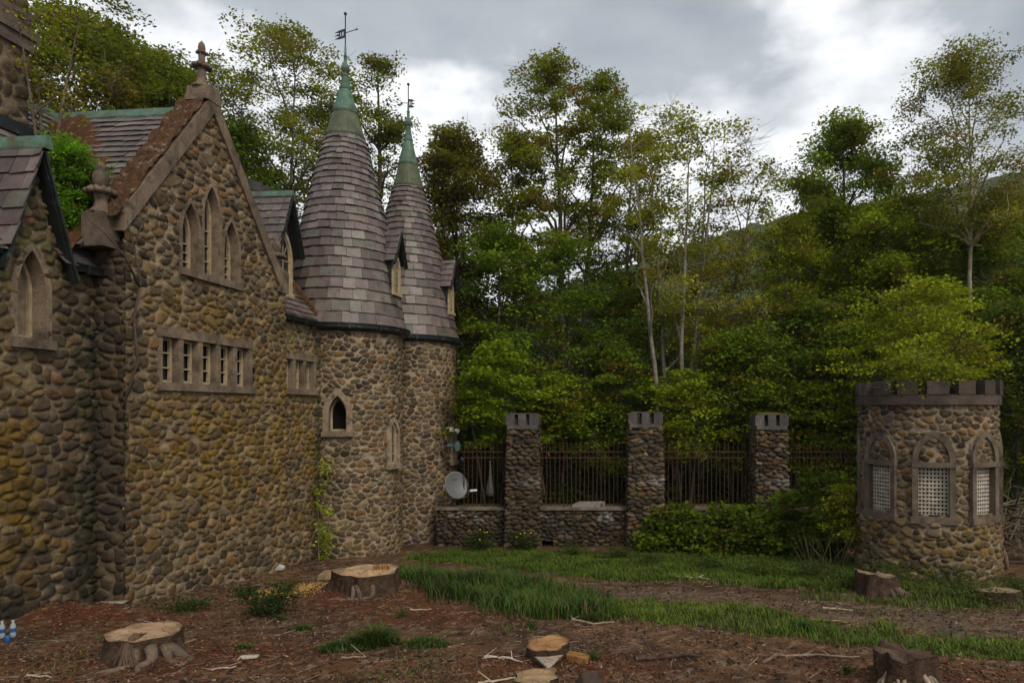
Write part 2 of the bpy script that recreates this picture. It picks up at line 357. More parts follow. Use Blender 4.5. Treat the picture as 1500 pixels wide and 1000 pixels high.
def lancet(parent, fr, wo, wi, zb, zs, za, depth, sill=0.12, proud=0.04, bars=(1, 3), name='window', open_=False, label=None, board=False, noframe=False, t=None, colr=1.0):
    t = t if t is not None else (wo - wi) / 2
    mb = MB(fr); mb.col = tuple(x * colr for x in CUT)
    o = arch(wo, zb, zs, za); i = arch(wi, zb, zs, za - t * 1.25)
    band(mb, o, i, -depth, proud)
    w_ = mb.build(name, M['cut'], parent)
    if label: w_['label'] = label
    if sill:
        s = MB(fr); s.col = tuple(x * .85 * colr for x in CUT)
        s.prism([(-wo / 2 - .03, zb - sill), (wo / 2 + .03, zb - sill), (wo / 2 + .03, zb - .002), (-wo / 2 - .03, zb - .002)], -depth, proud + .05); s.build('sill', M['cut'], w_)
    p = MB(fr); q = [(a, b) for a, b in i]
    p.add([(a, b, -depth + .015) for a, b in q], [list(range(len(q)))[::-1]])
    p.build('pane', M['hole'] if open_ else (M['wood'] if board else M['pane']), w_)  # open windows get a painted dark sheet here, no glass
    if not noframe:
        f = MB(fr); ft = min(.05, wi * .13)
        i2 = arch(wi - .004, zb, zs, za - t * 1.25 - .003); i3 = arch(wi - 2 * ft, zb + ft, zs, za - t * 1.25 - ft * 1.8)
        band(f, i2, i3, -depth + .02, -depth + .075); f.box(-wi / 2 + .002, wi / 2 - .002, zb, zb + ft, -depth + .02, -depth + .075)
        zt = za - t * 1.25 - ft * 2
        nb, nh = bars
        for k in range(nb):
            x = (k + 1) / (nb + 1) * wi - wi / 2; f.box(x - .013, x + .013, zb + ft, zt - (.0 if abs(x) < .02 else .12 * (zt - zb)), -depth + .03, -depth + .06)
        for k in range(nh):
            z = zb + (k + 1) / (nh + 1) * (zs - zb) * 1.05; f.box(-wi / 2 + ft, wi / 2 - ft, z - .011, z + .011, -depth + .033, -depth + .056)
        f.build('frame', M['cream'], w_)
    return w_

# ---------------------------------------------------------------- slates
SPAL = np.array([(.165, .130, .130), (.175, .140, .142), (.165, .148, .140), (.140, .115, .113), (.185, .162, .150), (.19, .195, .17), (.12, .10, .095), (.175, .143, .143)]) * np.array((.66, .62, .58))
def slate_col(rng):
    return tuple(SPAL[min(int(rng.random() ** 1.1 * len(SPAL)), len(SPAL) - 1)] * np.array((1.0, .97, .97)) * (.66 + .68 * rng.random()))
def slate(mb, p, th, n):
    """p: lower-left, lower-right, upper-right, upper-left (already lifted); th thickness; n normal"""
    q = [x - n * th for x in p]
    mb.add([tuple(x) for x in p] + [tuple(x) for x in q], [(0, 1, 2, 3), (4, 5, 1, 0), (5, 6, 2, 1), (7, 4, 0, 3)])
def slates(mb, O, U, Vd, Wd, L, ex, wd, rng, keep=None):
    N = U.cross(Vd).normalized(); k = 0; v = 0.0; sf = mb.fr; mb.fr = None
    while v < L - .02:
        x = -rng.random() * wd; v1 = min(v + ex * 1.3, L)
        while x < Wd:
            w_ = wd * (.72 + .6 * rng.random()); a = max(x, 0); b = min(x + w_ - .006, Wd)
            if b - a > .03 and (keep is None or keep(O + U * ((a + b) / 2) + Vd * (v + ex * .5))):
                mb.col = slate_col(rng); j = lambda s: (rng.random() - .5) * s
                p = [O + U * a + Vd * (v + j(.03)) + N * (.040 + j(.016)), O + U * b + Vd * (v + j(.03)) + N * (.040 + j(.016)), O + U * b + Vd * v1 + N * .008, O + U * a + Vd * v1 + N * .008]
                slate(mb, p, .014, N)
            x += w_
        v += ex
    mb.fr = sf

# ---------------------------------------------------------------- ground
def gz0(Y): return np.where(Y < 18.2, -1.85 - .11 * Y, np.where(Y < 24, -3.852 - .03 * (Y - 18.2), -4.026 + .02 * (Y - 24)))
def gpx(px, py, dz=0):
    """point of the sloping yard that the photograph shows at px, py"""
    q = (py - HY) / F; Y = 1.85 / (q - .11)
    if Y > 18.2: Y = (3.852 - .546) / (q - .03)
    return ((px - CX) / F * Y, Y)
MOUNDS = []
for (px, py, rx, ry, h) in ((540, 868, 1.25, .8, .22), (650, 905, 1.1, .6, .08), (130, 905, .9, .5, .16), (60, 900, .7, .4, .1), (215, 965, .7, .5, .06), (800, 968, .7, .4, .05),
                            (1330, 1000, .6, .4, .06), (1290, 868, .7, .4, .12), (1000, 975, .7, .3, .05), (430, 860, .8, .5, .08), (720, 868, 1.4, .5, .10)):
    x, y = gpx(px, py); MOUNDS.append((x, y, rx, ry, h))
def gz(X, Y):
    X = np.asarray(X, float); Y = np.asarray(Y, float); z = gz0(Y)
    for (x, y, rx, ry, h) in MOUNDS: z = z + h * np.exp(-((X - x) / rx) ** 2 - ((Y - y) / ry) ** 2)
    z = z + .10 * (fbm(X * .55, Y * .55, 3, 3) - .5) + .055 * (fbm(X * 2.6, Y * 2.6, 4, 3) - .5) + np.where(Y < 19, .03, .0) * (fbm(X * 9, Y * 9, 5, 2) - .5)
    z = z + np.where(Y > 60, (Y - 60) * .02, 0) + np.where(np.abs(X) > 60, (np.abs(X) - 60) * .03, 0)
    return z
def gz1(x, y): return float(gz(np.array([x]), np.array([y]))[0])
def inpoly(px, py, poly):
    r = np.zeros(np.shape(px), bool); n = len(poly)
    for i in range(n):
        x1, y1 = poly[i]; x2, y2 = poly[(i + 1) % n]
        c = ((y1 > py) != (y2 > py)) & (px < (x2 - x1) * (py - y1) / ((y2 - y1) or 1e-9) + x1); r ^= c
    return r
def to_px(X, Y):
    z = gz0(Y); Ys = np.maximum(Y, .5); return CX + F * X / Ys, HY - F * z / Ys
G1 = [(585, 836), (640, 848), (720, 845), (790, 866), (870, 880), (905, 905), (830, 908), (740, 898), (690, 884), (600, 862)]
G2 = [(870, 878), (1000, 886), (1120, 896), (1250, 918), (1380, 934), (1520, 942), (1520, 968), (1380, 955), (1250, 946), (1100, 926), (1000, 912), (900, 905)]
G3 = [(596, 815), (670, 806), (800, 806), (960, 812), (1100, 812), (1270, 830), (1270, 852), (1130, 862), (1000, 852), (900, 850), (800, 838), (700, 826), (620, 824)]
G4 = [(1190, 846), (1300, 850), (1380, 856), (1500, 860), (1520, 884), (1400, 892), (1330, 888), (1180, 876)]
GPOLY = [np.array([gpx(*p) for p in g]) for g in (G1, G2, G3, G4)]
def grassiness(X, Y):
    m = np.zeros(np.shape(X))
    jx = (fbm(X * 3, Y * 3, 41, 3) - .5) * .5; jy = (fbm(X * 3, Y * 3, 42, 3) - .5) * .5
    for g in GPOLY: m = np.where(inpoly(X + jx, Y + jy, g.tolist()), 1, m)
    return m
MUL = [(540, 880, 1.7, .8), (650, 905, 1.1, .5), (300, 960, 1.2, .7), (130, 910, 1.2, .5), (830, 975, .9, .4), (1330, 990, .8, .5)]
MULW = [(*gpx(a, b), c, d) for a, b, c, d in MUL]
TRK = np.array([gpx(*p) for p in [(600, 826), (700, 834), (800, 846), (900, 858), (1010, 862), (1130, 872), (1260, 884), (1400, 896), (1520, 900), (1520, 935), (1380, 930), (1250, 912), (1120, 892), (1000, 880), (880, 872), (790, 858), (700, 842)]]).tolist()
def ax(segs):
    r = []
    for a, b, d in segs: r += list(np.arange(a, b - 1e-6, d))
    return np.array(r + [segs[-1][1]])
gx = ax([(-420, -60, 30), (-60, -16, 4), (-16, -8, .4), (-8, 9, .06), (9, 16, .25), (16, 60, 4), (60, 420, 30)])
gy = ax([(-60, -4, 4), (-4, 5.2, .5), (5.2, 13, .055), (13, 20, .1), (20, 30, .5), (30, 60, 3), (60, 480, 30)])
g = np.meshgrid(gx, gy); X = g[0].ravel(); Y = g[1].ravel(); Z = gz(X, Y)
n1 = fbm(X * 1.3, Y * 1.3, 11, 4); n2 = fbm(X * 5, Y * 5, 12, 4); n3 = fbm(X * 16, Y * 16, 13, 3)
def lerp(a, b, t): t = np.clip(t, 0, 1)[:, None]; return a * (1 - t) + np.array(b) * t
c = np.tile(np.array((.118, .058, .026)), (len(X), 1))
c = lerp(c, (.052, .029, .018), (n1 - .42) * 4); c = lerp(c, (.135, .082, .050), (n2 - .52) * 5)
for (x, y, rx, ry) in MULW: c = lerp(c, (.098, .033, .014), 1.15 * np.exp(-((X - x) / rx) ** 2 - ((Y - y) / ry) ** 2) * (.55 + .9 * n2))
sx, sy = gpx(430, 868); c = lerp(c, (.36, .21, .055), 1.3 * np.exp(-((X - sx) / .42) ** 2 - ((Y - sy) / .28) ** 2) * (.4 + 1.2 * n2))
tr = inpoly(X + (n2 - .5) * .5, Y + (n1 - .5) * .5, TRK); c = lerp(c, (.112, .080, .058), tr * (.5 + .8 * (n2 - .3)))
c = lerp(c, (.045, .06, .018), grassiness(X, Y) * .8)
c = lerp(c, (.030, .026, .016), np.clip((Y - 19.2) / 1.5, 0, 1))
c = lerp(c, (.24, .17, .11), np.clip((n3 - .63) * 12, 0, .6) * (Y < 19))
nx, ny = len(gx), len(gy); idx = np.arange(nx * ny).reshape(ny, nx)
Q = np.stack([idx[:-1, :-1], idx[:-1, 1:], idx[1:, 1:], idx[1:, :-1]], -1).reshape(-1, 4)
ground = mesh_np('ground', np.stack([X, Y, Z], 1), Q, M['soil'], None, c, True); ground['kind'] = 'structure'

# hill behind the woods
hx_ = np.arange(-260, 330, 3.0); hy_ = np.arange(150, 420, 3.0); g = np.meshgrid(hx_, hy_); X = g[0].ravel(); Y = g[1].ravel()
crest = np.interp(X, [-260, -70, 20, 62, 139, 190, 330], [18, 28, 60, 73, 90, 98, 104])
prof = np.sin(np.clip((Y - 150) / 150, 0, 1) * math.pi / 2) * np.clip(1.35 - (Y - 150) / 430, 0, 1)
ch = 7.0; ii = np.floor(X / ch); jj = np.floor(Y / ch); best = np.full(X.shape, 9.0); cid = np.zeros(X.shape); cid2 = np.zeros(X.shape)
for di in (-1, 0, 1):
    for dj in (-1, 0, 1):
        cx_ = (ii + di + .2 + .6 * hsh(ii + di, jj + dj, 1, 9)) * ch; cy_ = (jj + dj + .2 + .6 * hsh(ii + di, jj + dj, 2, 9)) * ch
        d = np.hypot(X - cx_, Y - cy_) / (ch * (.5 + .35 * hsh(ii + di, jj + dj, 3, 9))); k = d < best; best = np.where(k, d, best); cid = np.where(k, hsh(ii + di, jj + dj, 4, 9), cid); cid2 = np.where(k, hsh(ii + di, jj + dj, 5, 9), cid2)
Z = -3 + crest * prof * (.93 + .14 * fbm(X / 60, Y / 60, 21, 3)) + 5.5 * np.sqrt(np.clip(1 - best ** 2, 0, 1)) * (.6 + .6 * cid) + 2.0 * fbm(X / 3, Y / 3, 22, 2)
c = np.stack([.045 + .03 * cid + .03 * (cid2 > .8), .066 + .03 * cid, .024 + .008 * cid], 1) * (.75 + .5 * cid2)[:, None]
nx, ny = len(hx_), len(hy_); idx = np.arange(nx * ny).reshape(ny, nx); Q = np.stack([idx[:-1, :-1], idx[:-1, 1:], idx[1:, 1:], idx[1:, :-1]], -1).reshape(-1, 4)
hill = mesh_np('hill', np.stack([X, Y, Z], 1), Q, M['hillm'], None, c, False); hill['kind'] = 'structure'

# ---------------------------------------------------------------- the stone house (facade runs away from the camera)
CT, ST = .99504, .09950
def HF(t, s, z): return (-8.3 + CT * t + ST * s, CT * s - ST * t, z)
UT, US, UZ = Vector((CT, -ST, 0)), Vector((ST, CT, 0)), Vector((0, 0, 1))
def HV(t, s, z): return Vector(HF(t, s, z))
def S(px, t=0.0):
    r = (px - CX) / F; return (8.3 - CT * t - ST * r * t) / (ST - CT * r)
def ZZ(py, s, t=0.0): return (HY - py) / F * (CT * s - ST * t)
house = root('stone_house', HF(-2, 12.4, -3.2), 'large fieldstone house with steep gable, pointed windows and slate roof on the left', 'house')
S0, S1 = 10.45, 14.82; AP, AZ = 12.42, 5.52; TL = -.47; TR = -.42
def gab(s): return AZ - 1.30 * np.abs(s - AP)
lanc = [(11.86, 3.66), (12.41, 4.12), (12.96, 3.64)]
holes = [in_arch(.53, 2.36, za - .62, za, sc) for sc, za in lanc]
def hide_f(u, v):
    h = v > gab(u) + .04
    for f in holes: h = h | f(u, v)
    return h | ((u > 11.10) & (u < 13.62) & (v > .34) & (v < 1.33))
def ell(cu, cv, ru, rv, seed, k=1.3):
    return lambda u, v: k * np.exp(-((u - cu) / ru) ** 2 - ((v - cv) / rv) ** 2) * np.clip((.5 * fbm(u * 3, v * 3, seed, 4) + .5 * fbm(u * 10, v * 10, seed + 1, 3) - .41) * 6, 0, 1)
OCH, GRN, BLK = (.165, .100, .012), (.030, .038, .011), (.020, .016, .012)
panel('wall', (S0 - .03, S1), (-4.0, 5.6), lambda u, v, h: HF(h, u, v), .235, .14, 11, house, .0175, .055, hide_f,
      [(ell(11.9, -.5, 1.5, .9, 51), OCH, .75), (ell(13.6, .0, 1.2, 2.0, 52), OCH, .5), (ell(12.2, 1.6, 1.2, .5, 53), OCH, .55), (ell(12.5, -1.6, 2.0, 1.0, 54), OCH, .4), (ell(10.4, -.5, .45, 3.5, 55, .9), BLK, .5), (ell(14.6, -1, .3, 3, 56), OCH, .6)])
# end of the projecting bay that looks at the camera (wet, dark)
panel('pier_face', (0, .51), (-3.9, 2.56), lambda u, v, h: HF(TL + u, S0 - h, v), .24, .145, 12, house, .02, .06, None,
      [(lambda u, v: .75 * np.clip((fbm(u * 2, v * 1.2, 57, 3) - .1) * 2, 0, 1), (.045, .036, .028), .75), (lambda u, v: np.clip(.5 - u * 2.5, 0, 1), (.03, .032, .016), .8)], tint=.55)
panel('return_wall', (-.45, 0), (-4.1, 2.56), lambda u, v, h: HF(u, S1 + h - .01, v), .205, .14, 13, house, .04, .05)
# left wall with its steep wall gable
LC = 9.36; LA = 3.55
def lgab(s): return np.where(np.abs(s - LC) < .52, LA - 3.2 * np.abs(s - LC), 2.02)
holeL = in_arch(.42, .98, 1.62, 2.2, LC)
panel('wall', (4.5, S0 + .0), (-3.6, 3.6), lambda u, v, h: HF(TL + h, u, v), .225, .155, 14, house, .0175, .06, lambda u, v: (v > lgab(u)) | holeL(u, v),
      [(ell(9.0, -1.0, .35, 1.3, 61, 1.6), OCH, .85), (ell(9.5, -1.6, .5, .8, 62), OCH, .5), (ell(10.25, -.5, .22, 2.4, 63, 1.8), GRN, .8), (ell(10.43, -.5, .10, 4, 64, 2), (.02, .022, .012), .8),
       (ell(9.2, 2.2, .5, 1.0, 65), (.22, .22, .05), .5), (ell(9.9, -2.0, .8, 1.2, 66, 1.8), BLK, .7), (ell(8.9, -2.9, .6, .6, 69, 1.8), BLK, .7), (ell(10.0, .8, .4, 1.0, 70), BLK, .5)], tint=.78)
# set-back wall towards the towers
panel('wall', (S1 - .05, 17.6), (-4.1, 2.12), lambda u, v, h: HF(TR + h, u, v), .23, .14, 15, house, .02, .055, lambda u, v: (u > 15.36) & (u < 16.86) & (v > .40) & (v < 1.30),
      [(ell(16.4, -1.2, .8, 1.8, 67, 1.5), OCH, .8), (ell(17.0, -.5, .2, 3, 68, 1.8), GRN, .8), (ell(15.6, 1.7, .6, .3, 69), (.24, .26, .04), .4)])

# triplet of lancets and the strip windows
for sc, za in lanc:
    fr = lambda a, b, c, sc=sc: HF(c, sc + a, b)
    lancet(house, fr, .56, .42, 2.42, za - .64, za, .20, 0, .045, (1, 3), t=.07)
mb = MB(lambda a, b, c: HF(c, a, b)); mb.col = tuple(x * .85 for x in CUT); mb.prism([(11.58, 2.29), (13.24, 2.29), (13.24, 2.418), (11.58, 2.418)], -.3, .09); mb.build('window_sill', M['cut'], house)
def strip(s0, s1, z0, z1, n, t0, dp=.19, mw=.12):
    fr = lambda a, b, c: HF(t0 + c, a, b); mb = MB(fr); mb.col = CUT
    mb.box(s0, s1, z1 - .17, z1, -dp, .045); mb.box(s0 - .02, s1 + .02, z0, z0 + .13, -dp, .085)
    pw = (s1 - s0 - mw) / n
    for k in range(n + 1): mb.col = shade(CUT, .9, 1.1); mb.box(s0 + k * pw, s0 + k * pw + mw, z0 + .132, z1 - .172, -dp, .03)
    w_ = mb.build('window', M['cut'], house)
    for k in range(n):
        a, b = s0 + k * pw + mw + .003, s0 + (k + 1) * pw - .003; p = MB(fr); c0, c1 = z0 + .133, z1 - .173
        p.add([(a, c0, -dp + .03), (b, c0, -dp + .03), (b, c1, -dp + .03), (a, c1, -dp + .03)], [(0, 1, 2, 3)]); p.build('pane', M['pane'], w_)
        f = MB(fr); e_ = .045
        cc = (-dp + .05, -dp + .10)
        f.box(a, a + e_, c0, c1, *cc); f.box(b - e_, b, c0, c1, *cc); f.box(a + e_, b - e_, c0, c0 + e_, *cc); f.box(a + e_, b - e_, c1 - e_, c1, *cc)
        for q in (1, 2): z = c0 + (c1 - c0) * q / 3; f.box(a + e_, b - e_, z - .012, z + .012, cc[0] + .01, cc[1] - .01)
        f.build('frame', M['cream'], w_)
    return w_
strip(11.09, 13.63, .32, 1.37, 5, 0); strip(15.35, 16.87, .36, 1.34, 3, TR)
lancet(house, lambda a, b, c: HF(TL + c, LC + a, b), .60, .42, .98, 1.62, 2.30, .24, .14, .05, (0, 0), board=True)

# coping of the big gable, finials, kneelers
mb = MB(lambda a, b, c: HF(c, a, b)); cp = (.155, .114, .08)
for sg, s_end in ((-1, 10.38), (1, 14.66)):
    n = 9
    for k in range(n):
        f0, f1 = k / n, (k + 1) / n - .002
        a0 = AP + sg * (.0 + f0 * abs(s_end - AP)); a1 = AP + sg * (f1 * abs(s_end - AP)); z = lambda s: AZ - 1.30 * abs(s - AP)
        mb.col = shade(cp, .85, 1.15)
        mb.prism([(a0, z(a0) - .16), (a1, z(a1) - .16), (a1, z(a1) + .20), (a0, z(a0) + .20)], -.42, .075 + .004 * (k % 2))
mb.build('coping', M['cut'], house)
us = np.linspace(0, 1, 46); ts = np.linspace(-.46, .055, 9); g = np.meshgrid(us, ts); u = g[0].ravel(); tt = g[1].ravel()
ss = AP - .12 - u * 2.05; th = .06 * np.clip((fbm(u * 22, tt * 9, 71, 4) - .3) * 3, 0, 1.3) - .004
P = np.stack(HF(tt + .01 * (fbm(u * 30, tt * 5, 72, 2) - .5), ss - .5 * th, AZ - 1.30 * (AP - ss) + .205 + th), 1)
idx = np.arange(len(u)).reshape(9, 46); Q = np.stack([idx[:-1, :-1], idx[1:, :-1], idx[1:, 1:], idx[:-1, 1:]], -1).reshape(-1, 4)
mesh_np('moss', P, Q, M['moss'], house, None, True)
def finial(name, c, sc, kind, base):
    mb = MB(); mb.col = (.14, .105, .078); x, y, z = c
    if base: bw, bh, col = base; mb.box(x - bw / 2, x + bw / 2, y - bw / 2, y + bw / 2, z - bh, z)
    def crown(zc, r, br, n=8):
        for k in range(n):
            q = 2 * math.pi * k / n + .3
            mb.ball((x + r * math.cos(q), y + r * math.sin(q), z + zc), (br, br, br * .8), 7, 5)
            mb.ball((x + r * .72 * math.cos(q + .4), y + r * .72 * math.sin(q + .4), z + zc + br * .7), br * .7, 6, 5)
        mb.lathe([(r * .3, -br), (r, -br * .5), (r * 1.02, br * .3), (r * .4, br)], (x, y, z + zc), 10)
    mod = lambda q, zz: 1 + .06 * math.cos(8 * q)
    if kind == 'tall':
        mb.lathe([(.21 * sc, 0), (.2 * sc, .05 * sc), (.10 * sc, .12 * sc), (.085 * sc, .3 * sc), (.10 * sc, .42 * sc)], c, 12, None, mod)
        crown(.47 * sc, .155 * sc, .062 * sc); mb.lathe([(.09 * sc, .5 * sc), (.065 * sc, .6 * sc), (.07 * sc, .74 * sc)], c, 12, None, mod)
        crown(.77 * sc, .085 * sc, .042 * sc, 6); mb.lathe([(.06 * sc, .78 * sc), (.075 * sc, .87 * sc), (.06 * sc, .96 * sc), (.0, 1.04 * sc)], c, 10)
    else:
        mb.lathe([(.17 * sc, 0), (.165 * sc, .03 * sc), (.10 * sc, .10 * sc), (.085 * sc, .2 * sc), (.12 * sc, .29 * sc)], c, 12, None, mod)
        crown(.33 * sc, .17 * sc, .06 * sc, 9)
        mb.lathe([(.075 * sc, .38 * sc), (.095 * sc, .47 * sc), (.11 * sc, .56 * sc), (.08 * sc, .63 * sc), (.06 * sc, .645 * sc), (.065 * sc, .68 * sc), (.055 * sc, .74 * sc), (0, .79 * sc)], c, 12, None, lambda q, zz: 1 + .12 * math.cos(6 * q))
    return mb.build(name, M['cut'], house, True)
mb = MB(lambda a, b, c: HF(c, a, b)); mb.col = cp
mb.prism([(AP - .20, AZ + .02), (AP + .20, AZ + .02), (AP + .15, AZ + .18), (AP + .13, AZ + .30), (AP - .13, AZ + .30), (AP - .15, AZ + .18)], -.36, .085); mb.build('apex_stone', M['cut'], house)
finial('finial', HF(-.17, AP, AZ + .295), .84, 'tall', None)
mb = MB(lambda a, b, c: HF(c, a, b)); mb.col = (.125, .095, .072)
mb.box(10.20, 10.52, 2.52, 2.96, -.48, -.12); mb.box(10.17, 10.55, 2.44, 2.54, -.51, -.09); mb.build('kneeler_block', M['cut'], house)
finial('finial', HF(-.30, 10.36, 2.96), 1.0, 'short', None)
mb = MB(lambda a, b, c: HF(c, a, b)); mb.col = cp; mb.prism([(14.5, 2.50), (14.86, 2.50), (14.86, 2.95), (14.72, 3.0), (14.56, 2.9)], -.36, .07); mb.build('kneeler_block', M['cut'], house)
finial('finial', HF(-.14, 14.72, 2.98), .95, 'short', None)

# roofs
rng = random.Random(3)
zmain = lambda t: 2.06 + (-.28 - t) * 1.235
RS = Vector((0, 0, 0))
mb = MB(); Vm = (UT * -1 + UZ * 1.235).normalized(); Lm = math.hypot(2.72, 2.72 * 1.235)
def loc(p): q = p - Vector((-8.3, 0, 0)); return q.dot(UT), q.dot(US), q.z      # t, s, z
def keep_main(p):
    t, s, z = loc(p)
    if abs(s - AP) < 2.6 and z < AZ - .12 - 1.30 * abs(s - AP) - .02: return False
    if s < 9.9 and s > 8.82 and z < 3.6 - 3.2 * abs(s - LC): return False
    if abs(s - 16.15) < .46 and t > -2.2 and z < 5.0 - 2.6 * abs(s - 16.15) and z > 2.7: return False
    if 9.3 < s < 11.05 and -2.95 < t < -2.2: return False
    return True
slates(mb, HV(-.28, 3.5, 2.06), US, Vm, 14.6, Lm, .175, .27, rng, keep_main)
mb.fr = None; mb.col = (.05, .045, .045)
for sa, sb_, ta in ((3.5, 8.83, -.30), (8.83, 9.89, -.75), (9.89, 18.1, -.30)):
    zf = 2.03 + (-.30 - ta) * 1.2333; mb.add([HF(ta, sa, zf), HF(ta, sb_, zf), HF(-3.0, sb_, 5.36), HF(-3.0, sa, 5.36)], [(0, 1, 2, 3)])
mb.build('roof', M['slate'], house)
mb = MB()
for sg in (-1, 1):
    Vg = (US * -sg + UZ * 1.30).normalized(); Ug = UT if sg < 0 else UT * -1
    base_s = AP + sg * 2.3; z0 = AZ - .1 - 1.30 * 2.3
    O = HV(-3.1, base_s, z0) if sg < 0 else HV(-.40, base_s, z0)
    slates(mb, O, Ug, Vg, 2.7, 2.3 * math.hypot(1, 1.3) - .02, .165, .28, rng, lambda p: loc(p)[2] > zmain(loc(p)[0]) - .05)
    mb.col = (.05, .045, .045)
    q = [HF(-.40, AP, AZ - .12), HF(-.40, base_s, z0 - .02), HF(-3.1, base_s, z0 - .02), HF(-3.1, AP, AZ - .12)]; mb.add(q, [(0, 1, 2, 3) if sg < 0 else (3, 2, 1, 0)])
mb.build('roof', M['slate'], house)
def ridge(p0, p1, name='ridge_cap', parent=None, w=.12, sl=1.3):
    d = (p1 - p0).normalized(); side = d.cross(UZ).normalized(); mb = MB(); V = []
    for p in (p0, p1):
        for (a, b) in ((-w, -w * sl), (-w * .97, -w * sl + .03), (-.02, .035), (.02, .035), (w * .97, -w * sl + .03), (w, -w * sl)): V.append(p + side * a + UZ * (b + .03))
    mb.add(V, [(i, i + 1, 7 + i, 6 + i) for i in range(5)] + [(5, 4, 3, 2, 1, 0), (6, 7, 8, 9, 10, 11)])
    return mb.build(name, M['copper'], parent or house)
ridge(HV(-.40, AP, AZ - .09), HV(-3.1, AP, AZ - .09)); ridge(HV(-3.0, 3.5, 5.42), HV(-3.0, 18.0, 5.42))
# pine needles choking the valley
us = np.linspace(-2.75, -.46, 60); vs = np.linspace(-1, 1, 25); g = np.meshgrid(us, vs); t_ = g[0].ravel(); v_ = g[1].ravel()
zv = zmain(t_); sv = AP - (AZ - .1 - zv) / 1.30
half = np.where(v_ > 0, .55 + .25 * (t_ + 2.8), .28) * (.7 + .6 * fbm(t_ * 3, v_, 81, 2)) * np.clip((-t_ - .38) * 3, .2, 1)
s_ = sv + v_ * half
zz = np.maximum(zmain(t_), AZ - .1 - 1.30 * np.abs(AP - s_)) + .10 * np.maximum(1 - v_ ** 2, 0) ** .6 * (.5 + fbm(t_ * 6, s_ * 6, 82, 4)) - .01
idx = np.arange(len(t_)).reshape(25, 60); Q = np.stack([idx[:-1, :-1], idx[1:, :-1], idx[1:, 1:], idx[:-1, 1:]], -1).reshape(-1, 4)
mesh_np('pine_needle_litter', np.stack(HF(t_, s_, zz), 1), Q, material('pine_needles', (.115, .052, .026), .95, .1, (16, .5), (60, .4), (50, 1.0, .03)), house, None, True)
# little heap in the valley beside the nearer tower
mb = MB(); mb.tube([HF(-.35, 17.05, 2.2), HF(-.9, 17.0, 2.9), HF(-1.4, 16.9, 3.5), HF(-1.9, 16.9, 4.0)], [.07, .11, .10, .05], 7); mb.build('pine_needle_litter', M['moss'], house)
# gutters
def gutter(s0, s1, t, z, name='gutter'):
    mb = MB(lambda a, b, c: HF(c, a, b)); prof = [(.0, .0), (.02, -.07), (.07, -.10), (.13, -.08), (.15, .0), (.165, .02), (.165, .0)]
    V = [(s, z + b, t + a) for s in (s0, s1) for a, b in prof]; n = len(prof)
    mb.add(V, [(i, i + 1, n + i + 1, n + i) for i in range(n - 1)] + [tuple(range(n)), tuple(range(2 * n - 1, n - 1, -1))])
    for k in range(int((s1 - s0) / .5) + 1): s = s0 + .2 + .5 * k; mb.box(s, s + .03, z - .12, z + .022, t, t + .17)
    return mb.build(name, M['dark'], house)
gutter(3.5, 8.83, TL + .04, 2.10); gutter(9.9, 10.40, TL + .04, 2.12); gutter(S1 + .05, 17.3, TR + .04, 2.13)
mb = MB(lambda a, b, c: HF(c, a, b)); mb.tube([(10.22, 1.98, TL + .11), (10.22, 1.72, TL + .11)], .045, 10); mb.build('downspout', M['dark'], house)
# steep dormer roof over the left wall gable
mb = MB(); hw = .56; ld = 3.2
for sg in (-1, 1):
    top = HV(TL + .20, LC, LA + .13); Vd = (US * -sg + UZ * ld).normalized(); Ug = UT if sg < 0 else UT * -1
    O = HV(TL - 2.19 if sg < 0 else TL + .20, LC + sg * hw, LA + .13 - ld * hw)
    slates(mb, O, Ug, Vd, 2.45, hw * math.hypot(1, ld), .27, .28, rng, lambda p: loc(p)[2] > zmain(loc(p)[0]) - .1)
    mb.col = (.016, .018, .018)
    mb.add([HF(TL + .20, LC, LA + .11), HF(TL + .20, LC + sg * hw, LA + .11 - ld * hw), HF(TL - 2.2, LC + sg * hw, LA + .11 - ld * hw), HF(TL - 2.2, LC, LA + .11)], [(0, 1, 2, 3) if sg < 0 else (3, 2, 1, 0)])
dr = mb.build('dormer_roof', M['slate'], house)
ridge(HV(TL + .30, LC, LA + .13), HV(TL - 2.0, LC, LA + .13), 'ridge_cap', dr, .07, 2.2)
def fascia(frp, hw, ld, za, c0, c1, wdt, parent, name='fascia'):
    mb = MB(frp)
    for sg in (-1, 1):
        p = [(0, za), (sg * hw, za - ld * hw), (sg * (hw - wdt * .9), za - ld * hw - .05), (0, za - wdt * ld * .92)]
        if sg > 0: p = p[::-1]
        mb.prism(p, c0, c1)
        q = [(0, za - .005), (sg * hw, za - ld * hw - .005), (sg * (hw - .03), za - ld * hw - .02), (0, za - .12)]
        if sg > 0: q = q[::-1]
        mb.prism(q, c0 - .0, c1 + .04)
    return mb.build(name, M['dark'], parent)
fascia(lambda a, b, c: HF(TL + c, LC + a, b), hw + .01, ld, LA + .115, .14, .19, .055, dr)

